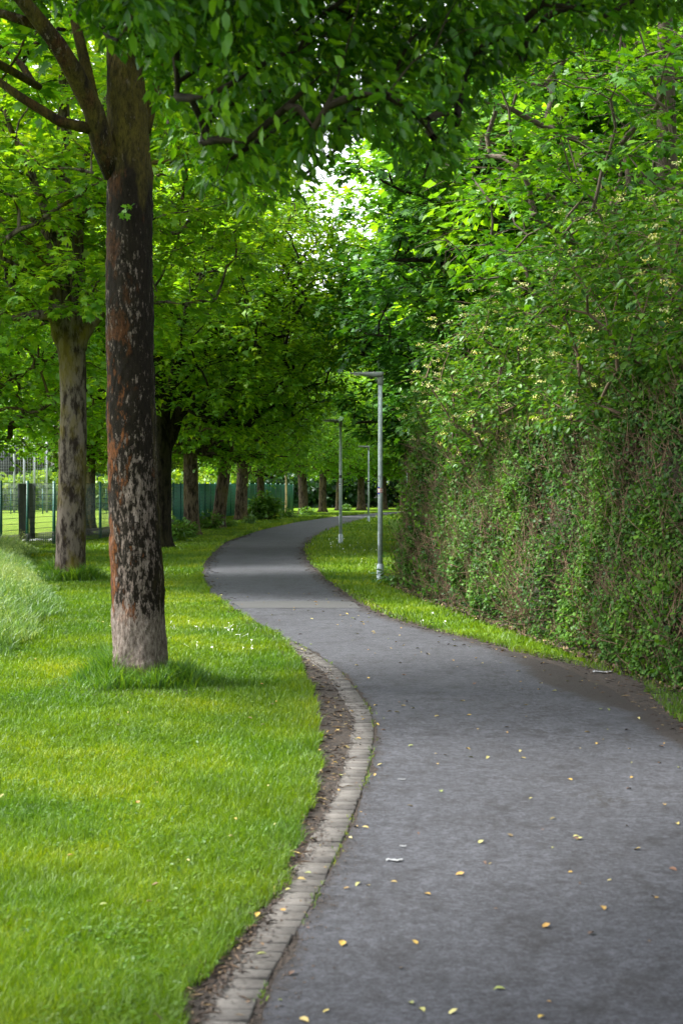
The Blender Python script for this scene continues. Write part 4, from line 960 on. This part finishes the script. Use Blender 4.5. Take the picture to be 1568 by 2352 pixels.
# head: tapered slab tilted up a little towards its tip (-x)
g = Geo()
xs = [.075, .02, -.12, -.30, -.50, -.645]; wd = [.085, .105, .12, .125, .12, .09]; top = [.065, .062, .052, .038, .020, .010]; bot = [.035, -.045, -.058, -.040, -.018, -.006]; zo = [LH - .035 + (-x) * .05 for x in xs]
V = []
for x, w_, t_, b_2, z_ in zip(xs, wd, top, bot, zo):
    V += [(x, -w_, z_ + b_2 * .3), (x, -w_ * .8, z_ + b_2), (x, w_ * .8, z_ + b_2), (x, w_, z_ + b_2 * .3), (x, w_ * .85, z_ + t_), (x, -w_ * .85, z_ + t_)]
fs = [[(a * 6 + b, a * 6 + (b + 1) % 6, (a + 1) * 6 + (b + 1) % 6, (a + 1) * 6 + b) for b in range(6)] for a in range(5)]
g.add(V, [np.array([q for a in fs for q in a]), np.array([[5, 4, 3, 2, 1, 0], [30, 31, 32, 33, 34, 35]])])
hd = g.build('lamp_head', M['head'], lamp)
g = Geo()
for k in range(8): g.box((-.26 - k * .042, 0, LH + .012 - k * .001 + .02), (.008, .2, .03))
g.build('cooling_fins', M['head'], hd)
g = Geo(); lathe(g, [(.001, LH - .125), (.032, LH - .122), (.04, LH - .10), (.04, LH - .07)], 14, (-.19, 0, 0)); g.build('sensor', M['black'], hd, smooth=True)
g = Geo(); g.box((-.42, 0, LH - .042), (.30, .17, .012)); g.build('lens', M['lens'], hd)
g = Geo(); g.box((-.14, -.107, LH + .012), (.045, .004, .014)); g.build('nameplate', M['white'], hd)
def wrap(g, r, a0, a1, z0, z1, n=8):
    a = np.linspace(a0, a1, n); V = np.vstack([np.stack([np.cos(a) * r, np.sin(a) * r, a * 0 + z0], 1), np.stack([np.cos(a) * r, np.sin(a) * r, a * 0 + z1], 1)])
    j = np.arange(n - 1); g.add(V, np.stack([j, j + 1, j + 1 + n, j + n], 1))
zc = 1.88
g = Geo(); wrap(g, .0555, radians(180), radians(255), zc - .075, zc + .085); tag(g.build('sticker', M['blue'], lamp), 'blue sticker')
g = Geo(); wrap(g, .0563, radians(195), radians(352), zc - .04, zc + .052, 14); st = tag(g.build('sticker', M['red'], lamp), 'white sticker with red border reading RA')
g = Geo(); wrap(g, .0571, radians(198), radians(350), zc - .030, zc + .042, 14); g.build('sticker_face', M['white'], st)
g = Geo(); r_ = .0579
def stroke(g, a0, z0, a1, z1, w_=.010):
    a = np.radians(np.linspace(a0, a1, 4)); z_ = np.linspace(z0, z1, 4); dz, da = (w_ / 2, 0) if abs(z1 - z0) < .01 else (0, w_ / 2 / r_)
    V = np.vstack([np.stack([np.cos(a - da) * r_, np.sin(a - da) * r_, z_ - dz], 1), np.stack([np.cos(a + da) * r_, np.sin(a + da) * r_, z_ + dz], 1)]); j = np.arange(3)
    g.add(V, np.stack([j, j + 4, j + 5, j + 1], 1))
for Lt in ([(268, -.02, 268, .034), (268, .034, 290, .034), (290, .034, 290, .006), (268, .006, 290, .006), (272, .006, 292, -.02)], [(302, -.02, 312, .034), (312, .034, 322, -.02), (306, -.004, 318, -.004)], [(212, -.02, 212, .034), (205, -.02, 212, -.02)]):
    g = Geo()
    for q in Lt: stroke(g, q[0], zc + q[1], q[2], zc + q[3])
    g.build('letter', M['red'], st)
g = Geo()
for q in [(215, .20, 215, .31), (215, .31, 255, .31), (255, .31, 262, .22), (215, .20, 250, .20)]: stroke(g, q[0], zc + q[1], q[2], zc + q[3], .006)
g.build('outline_scrawl', M['black'], lamp)
g = Geo(); wrap(g, .0572, radians(195), radians(240), .72, 1.02); g.build('access_door', M['galv'], lamp)
GL = 'street lamps along the right of the path'
tag(lamp, 'nearest tall grey street lamp with a red and blue sticker beside the hedge end', 'street lamp', GL)
def clean_copy(x, y, rz, label, sc=1.0):
    o = lamp.copy(); COL.objects.link(o); o.location = G(x, y); o.rotation_euler = (0, 0, rz); o['label'] = label; o.scale = (sc,) * 3
    for ch in list(lamp.children):
        if ch.name.startswith(('sticker', 'outline')): continue
        copy_tree(ch, parent=o)
    return o
l2 = clean_copy(782, 1248, radians(-6), 'second street lamp, slimmer looking, with a small round blue sticker')
g = Geo(); wrap(g, .056, radians(190), radians(300), 2.05, 2.13, 10); g.build('sticker', M['white'], l2)
g = Geo(); wrap(g, .0568, radians(215), radians(275), 2.065, 2.115, 8); g.build('sticker', M['blue'], l2)
g = Geo(); wrap(g, .056, radians(190), radians(330), 2.32, 2.42, 10); g.build('sticker', M['black'], l2)
l3 = clean_copy(846, 1198, radians(-10), 'third street lamp, far off between the other posts, its head hidden in leaves', 1.03)
g = Geo(); wrap(g, .056, radians(190), radians(330), 2.3, 2.37, 10); g.build('sticker', M['black'], l3)
l4 = clean_copy(934, 1172, radians(-14), 'farthest street lamp, against the edge of the hedge', 1.0)

# =============================================================== fence
FP = np.array([(-12.2, 30), (-10.75, 42), (-10.26, 46.5), (-9.12, 54.0), (-8.75, 73), (-7.9, 97), (-4.1, 131)])
fsn = np.concatenate([[0], np.cumsum(np.linalg.norm(np.diff(FP, axis=0), axis=1))])
fence = empty('mesh_fence', (FP[2][0], FP[2][1], 0)); FO = np.array([FP[2][0], FP[2][1], 0])
tag(fence, 'dark green welded mesh fence, screened with green strips farther on, beside the field', 'fence')
kp = np.arange(fsn[2] % 2.5, fsn[-1], 2.5)
kx = np.interp(kp, fsn, FP[:, 0]); ky = np.interp(kp, fsn, FP[:, 1])
fh = lambda y: 2.13 + .25 * np.clip((y - 50) / 60, 0, 1)
for i in range(len(kp)):
    rz = 0
    a = np.array([kx[i], ky[i], 0]) - FO; h_ = float(fh(ky[i]))
    if i < len(kp) - 1:
        b = np.array([kx[i + 1], ky[i + 1], 0]) - FO; rz = math.atan2(b[1] - a[1], b[0] - a[0])
    g = Geo(); g.box((a[0], a[1], h_ / 2 + .02), (.06, .09, h_ + .08), rz); g.build('post', M['fence'], fence)
    if i == len(kp) - 1: break
    c = (a + b) / 2; L_ = np.linalg.norm(b - a); g = Geo()
    for k in range(12): g.box((c[0], c[1], .05 + k * (h_ - .06) / 11), (L_ - .1, .016, .014), rz)
    near = ky[i] < 72
    if near:
        m_ = 48
        for k in range(m_):
            t_ = (k + .5) / m_; q = a + (b - a) * t_; g.box((q[0] - .011 * sin(rz), q[1] + .011 * cos(rz), h_ / 2), (.005, .005, h_ - .04), rz)
        g.build('wire_panel', M['fence_dark'], fence)
        # tighter net along the foot
        g = Geo()
        for k in range(8): g.box((c[0] + .03 * sin(rz), c[1] - .03 * cos(rz), .03 + k * .06), (L_ - .06, .009, .010), rz)
        for k in range(36):
            t_ = (k + .5) / 36; q = a + (b - a) * t_; g.box((q[0] + .02 * sin(rz), q[1] - .02 * cos(rz), .24), (.012, .008, .46), rz)
        g.build('foot_net', M['black'], fence)
    else:
        g.build('wire_panel', M['fence_dark'], fence)
        g = Geo(); ns_ = 10
        for k in range(ns_):
            t_ = (k + .5) / ns_; q = a + (b - a) * t_; g.box((q[0] - .02 * sin(rz), q[1] + .02 * cos(rz), h_ / 2 + .02), (L_ / ns_ * .985 - .01, .012 + .003 * (k % 2), h_ - .06), rz)
        g.build('privacy_screen', M['privacy'], fence)
# banners: two hung sheets either side of one post
def banner(ax, bx, label, marks):
    o = empty('banner', (0, 0, 0)); a = A(ax, 1170, 46.0); b = A(bx, 1170, 46.0)
    d1 = np.interp([ax, bx], [40, 63, 84], [45.6, 46.25, 47.6]); a = A(ax, 1170, d1[0]); b = A(bx, 1170, d1[1]); n = 14
    u = np.linspace(0, 1, n); z = np.linspace(.30, 2.10, 16); U, Z = np.meshgrid(u, z); X = a[0] + (b[0] - a[0]) * U + .02 * np.sin(U * 9 + Z * 2); Y = a[1] + (b[1] - a[1]) * U + .03 * np.sin(Z * 3 + U * 4)
    V = np.stack([X, Y, Z], -1).reshape(-1, 3); i = np.arange(15)[:, None] * n; j = np.arange(n - 1)[None]; f = np.stack([i + j, i + j + 1, i + n + j + 1, i + n + j], -1).reshape(-1, 4)
    V2 = V + np.array([0, .012, 0]); g = Geo(); g.add(V, f); g.add(V2, f[:, ::-1].copy()); sh = g.build('sheet', M['banner'], o)
    g = Geo()
    for (u0, z0, w_, h_) in marks:
        q = a + (b - a) * u0; g.box((q[0], q[1] - .045, z0), (w_, .006, h_), math.atan2(b[1] - a[1], b[0] - a[0]))
    g.build('faded_print', M['banner_ink'], o)
    o.location = (0, 0, 0)
    tag(o, label, 'banner', 'banners hung on the fence')
banner(42, 61, 'charcoal cloth banner hung on the fence left of the post', [(.35 + .09 * k, 1.38 + .02 * (k % 2), .012, .07 + .03 * (k % 3)) for k in range(6)] + [(.3 + .1 * k, 1.12, .014, .06 + .03 * (k % 2)) for k in range(5)])
banner(66, 82, 'narrower charcoal cloth banner hung on the fence right of the post', [(.3 + .12 * k, 1.3, .014, .07) for k in range(3)] + [(.3, .56, .10, .02), (.3, .68, .10, .02), (.2, .62, .015, .12), (.62, .56, .10, .02), (.62, .68, .10, .02), (.75, .62, .015, .12)])
# crumpled white sheet lying behind the fence
g = Geo(); cb = A(118, 1246, 52.5); n = 26; V = []
for i in range(n):
    for j in range(10):
        u = i / (n - 1.); v = j / 9.; x = -.9 + 1.9 * u; hh = .06 + 1.05 * max(0, (u - .55) / .45) ** 1.6
        V.append((x, -.35 + .7 * v, .02 + hh * max(0, 1 - abs(v - .5) * 2) ** .6 + .03 * sin(u * 21 + v * 5)))
i = np.arange(n - 1)[:, None] * 10; j = np.arange(9)[None]
g.add(V, np.stack([i + j, i + j + 1, i + 10 + j + 1, i + 10 + j], -1).reshape(-1, 4))
tag(g.build('white_tarp', M['tarp'], smooth=True, loc=(cb[0] - .1, cb[1], 0)), 'crumpled white sheet lying behind the fence next to the grey trunk', 'tarpaulin')
# tall ball catch fence at the far side of the field
bfence = empty('ball_fence', (-27, 118, 0)); tag(bfence, 'tall pale ball catch fence at the far side of the field', 'fence')
xs = [5 + 0 * 1 for _ in range(1)]
px = [(-130), (-85), (-45), (-5), 33, 56, 80, 108]
for x in px:
    p = A(x, 1125, 118); g = Geo(); g.tube([(p[0] + 27, 0, 0), (p[0] + 27, 0, 6.4)], .085, 8); g.build('post', M['pole_grey'], bfence, smooth=True)
x0 = A(-130, 0, 118)[0] + 27; x1 = A(108, 0, 118)[0] + 27; g = Geo()
for k in range(26): g.box(((x0 + x1) / 2, .1, .3 + k * .24), (x1 - x0, .014, .014))
for k in range(44): g.box((x0 + (x1 - x0) * k / 43., .13, 3.2), (.014, .014, 6.3))
g.build('wire_panel', M['pole_grey'], bfence)
# low green fence on the far side of the field
lf = empty('field_fence', (-28, 112, 0)); tag(lf, 'low green mesh fence along the far edge of the sports field', 'fence')
for k in range(17):
    g = Geo(); g.box((-18 + k * 2.5, 0, 1.0), (.07, .07, 2.05)); g.build('post', M['fence'], lf)
g = Geo()
for k in range(10): g.box((2, .05, .1 + k * .2), (40, .012, .012))
g.build('wire_panel', M['fence'], lf)
# dark building beyond
bl = empty('hall', (-52, 176, 0)); g = Geo(); g.box((0, 0, 6.0), (22, 10, 12)); g.build('wall', M['shed'], bl)
g = Geo(); g.box((0, 0, 12.15), (22.6, 10.6, .3)); g.build('roof', M['pole_grey'], bl)
for k in range(6):
    g = Geo(); g.box((-9 + k * 3.6, -5.05, 8.5), (2.4, .1, 1.4)); g.build('window', M['pole_grey'], bl)
tag(bl, 'dark clad hall beyond the ball fence at the far left', 'building')

# =============================================================== fallen leaves, litter, daisies
rng = np.random.default_rng(99)
def fleaf(seed):
    r = np.random.default_rng(seed); v, f = T_OVAL; v = v.copy(); v[:, 2] = v[:, 2] * 1.6 + .04 + r.normal(size=len(v)) * .02; v[:, 1] *= r.uniform(.45, 1.4); v[:, 2] += (.25 * v[:, 0] ** 2 if seed % 2 else 0); g = Geo(); g.add((v - np.array([.5, 0, 0])) * .042, f); o = g.build('fallen_leaf', M['dead_leaf']); return o
protos = [fleaf(k) for k in range(4)]
M['scrap'] = plain('dirty_paper', (.20, .21, .22), .8, var=.2, vscale=30)
placed = 0
def put_leaf(x, y, z, sc, lab, grp):
    global placed
    if placed < 4: o = protos[placed]
    else: o = protos[placed % 4].copy(); COL.objects.link(o)
    placed += 1
    o.location = (x, y, z); o.rotation_euler = (rng.normal() * .15, rng.normal() * .15, rng.uniform(0, 6.28)); o.scale = (sc,) * 3
    tag(o, lab, 'fallen leaf', grp)
# on the path: scattered, a little denser along the edges
k = 0
while k < 225:
    y = 4.9 * (26 / 4.9) ** (rng.random() ** .9); a, b = float(left_x(y)), float(right_x(y)); u = rng.random() if rng.random() < .5 else (rng.random() ** 2 if rng.random() < .45 else 1 - rng.random() ** 2)
    x = a + .03 + (b - a - .06) * u
    if abs(x) > .26 * y + .2: continue
    put_leaf(x, y, .016, rng.uniform(.4, 1.1) * (1 + y * .02), 'small yellowed leaf lying loose on the grey asphalt', 'fallen leaves on the path'); k += 1
k = 0
while k < 55:
    y = rng.uniform(5.2, 17); a, b = float(lawn_x(y)), float(left_x(y)) - .05
    x = a + (b - a) * rng.random()
    put_leaf(x, y, .03, rng.uniform(.6, 1.15), 'small yellowed leaf lying on the brown soil and brick edging', 'fallen leaves on the soil strip'); k += 1
k = 0
while k < 35:
    y = rng.uniform(5.5, 20); x = rng.uniform(-.24 * y, float(lawn_x(y)) - .1)
    put_leaf(x, y, .06, rng.uniform(.6, 1.1), 'small yellowed leaf resting on the left hand lawn', 'fallen leaves on the lawn'); k += 1
# white scraps
def scrap(x, y, sx, sy, label):
    g = Geo(); n = 7; V = []
    for i in range(n):
        for j in range(4): V.append(((i / 6. - .5) * sx, (j / 3. - .5) * sy * (.45 + .5 * abs(sin(i * 2.3 + sx * 90))) + sy * .3 * sin(i * 1.3), .004 + .006 * abs(sin(i * 1.7 + j))))
    i = np.arange(n - 1)[:, None] * 4; j = np.arange(3)[None]; g.add(V, np.stack([i + j, i + j + 1, i + 4 + j + 1, i + 4 + j], -1).reshape(-1, 4))
    p = G(x, y); tag(g.build('paper_scrap', M['scrap'], loc=(p[0], p[1], .014)), label, 'litter')
scrap(905, 1984, .085, .035, 'torn white paper scrap lying on the path, the larger of two')
scrap(925, 1952, .035, .02, 'tiny white paper scrap just beyond the larger torn one')
scrap(922, 1797, .05, .012, 'thin white scrap on the path beside the brick kerb')
scrap(1382, 1547, .2, .12, 'pale crumpled wrapper at the hedge foot near the right edge')
# crumbs, twigs and brown flakes on bare soil and the path margins
g = Geo(); n = 11000
y = 4.5 * (30 / 4.5) ** rng.random(n); a = lawn_x(y) - .08; b = left_x(y) - np.where(rng.random(n) < .1, 0, .185); x = a + (b - a) * rng.random(n) * 1.02
side = rng.random(n) < .45
y2 = 8 * (60 / 8) ** rng.random(n); x2 = right_x(y2) + rng.normal(size=n) * .12 + .05 + .5 * np.exp(-((y2 - 14.2) / 2) ** 2) * rng.random(n)
x = np.where(side, x2, x); y = np.where(side, y2, y)
third = rng.random(n) < .12; y = np.where(third, rng.uniform(24, 60, n), y); x = np.where(third, left_x(y) + np.abs(rng.normal(size=n)) * .14, x)
onp = (x > left_x(y)) & (x < right_x(y)); z = np.where(onp, .0165, np.where(x > left_x(y) - .2, .026, .012))
d = rng.normal(size=(n, 3)); d[:, 2] *= .1; nn_ = rng.normal(size=(n, 3)) * .3 + np.array([0, 0, 1.])
rn = np.clip(rng.random(n) ** 1.4, 0, 1)
tw_ = rng.random(n) < .3
leaves(g, T_DIA, np.stack([x, y, z], 1)[~tw_], d[~tw_], nn_[~tw_], (rng.uniform(.006, .022, n) * (1 + y * .01))[~tw_], rn[~tw_])
leaves(g, tpl_dia(.06), np.stack([x, y, z + .003], 1)[tw_], d[tw_], nn_[tw_], (rng.uniform(.03, .09, n) * (1 + y * .012))[tw_], rn[tw_])
n = 2600; y = 4.5 * (21 / 4.5) ** rng.random(n); kk = fbm(np.stack([y * 1.3, y * 0, y * 0], 1), 3, 15); of = rng.exponential(.012 + .05 * np.clip(kk - .4, 0, 1) * 3, n)
x = left_x(y) - .178 + of; kq = of < .16; x, y = x[kq], y[kq]; n = len(x)
leaves(g, T_ROUND, np.stack([x, y, np.full(n, .0245)], 1), rng.normal(size=(n, 3)) * np.array([1, 1, .1]), rng.normal(size=(n, 3)) * .3 + np.array([0, 0, 1.]), rng.uniform(.008, .022, n), rng.random(n) * .45)
n = 5000; y = 4.5 * (26 / 4.5) ** rng.random(n); x = np.where(rng.random(n) < .5, left_x(y) + rng.exponential(.05, n), right_x(y) - rng.exponential(.12, n))
leaves(g, T_ROUND, np.stack([x, y, np.full(n, .0165)], 1), rng.normal(size=(n, 3)) * np.array([1, 1, .1]), rng.normal(size=(n, 3)) * .2 + np.array([0, 0, 1.]), rng.uniform(.005, .016, n), rng.random(n) * .5)
# under the hedge
n = 6000; s = rng.uniform(SMAX * .25, SMAX * .92, n); hx, hy, nx, ny = hb(s); of = rng.uniform(-.15, .22, n) ; x = hx + nx * of; y = hy + ny * of
d = rng.normal(size=(n, 3)); nn_ = rng.normal(size=(n, 3)) * .5 + np.array([0, 0, 1.])
leaves(g, T_DIA, np.stack([x, y, rng.uniform(.01, .05, n)], 1), d, nn_, rng.uniform(.025, .06, n), rng.random(n))
tag(g.build('leaf_litter', M['litter']), 'brown crumbs, twigs and leaf litter on the bare margins of the path', 'litter', kind='stuff')
# daisies
def daisy():
    g = Geo(); v = [(0, 0, .006)] + [(cos(k * pi / 6) * (.013 if k % 2 else .008), sin(k * pi / 6) * (.013 if k % 2 else .008), .004) for k in range(12)]
    g.add(v, np.array([(0, 1 + k, 1 + (k + 1) % 12) for k in range(12)])); g.tube([(0, 0, -.05), (0, 0, .004)], .0015, 4); return g.build('daisy', M['daisy'])
d0 = daisy(); k = 0
for cx, cy, sp, m_ in [(420, 1446, 45, 9), (520, 1455, 45, 9), (560, 1470, 30, 6), (455, 1490, 40, 4), (800, 1270, 45, 14), (760, 1250, 30, 8), (830, 1300, 40, 8), (975, 1437, 40, 6), (560, 1500, 30, 3)]:
    for _ in range(m_):
        u, v = cx + rng.normal() * sp * .6, cy + rng.normal() * sp * .22
        p = G(u, v)
        if left_x(p[1]) < p[0] < right_x(p[1]): continue
        o = d0 if k == 0 else d0.copy()
        if k: COL.objects.link(o)
        k += 1; s_ = .7 + p[1] * .018
        o.location = (p[0], p[1], .055 + .0008 * p[1]); o.rotation_euler = (rng.normal() * .5 + .3, rng.normal() * .3, rng.uniform(0, 6)); o.scale = (s_, s_, 1.2)
        tag(o, 'tiny white daisy open in the mown grass', 'daisy', 'daisies in the lawn')
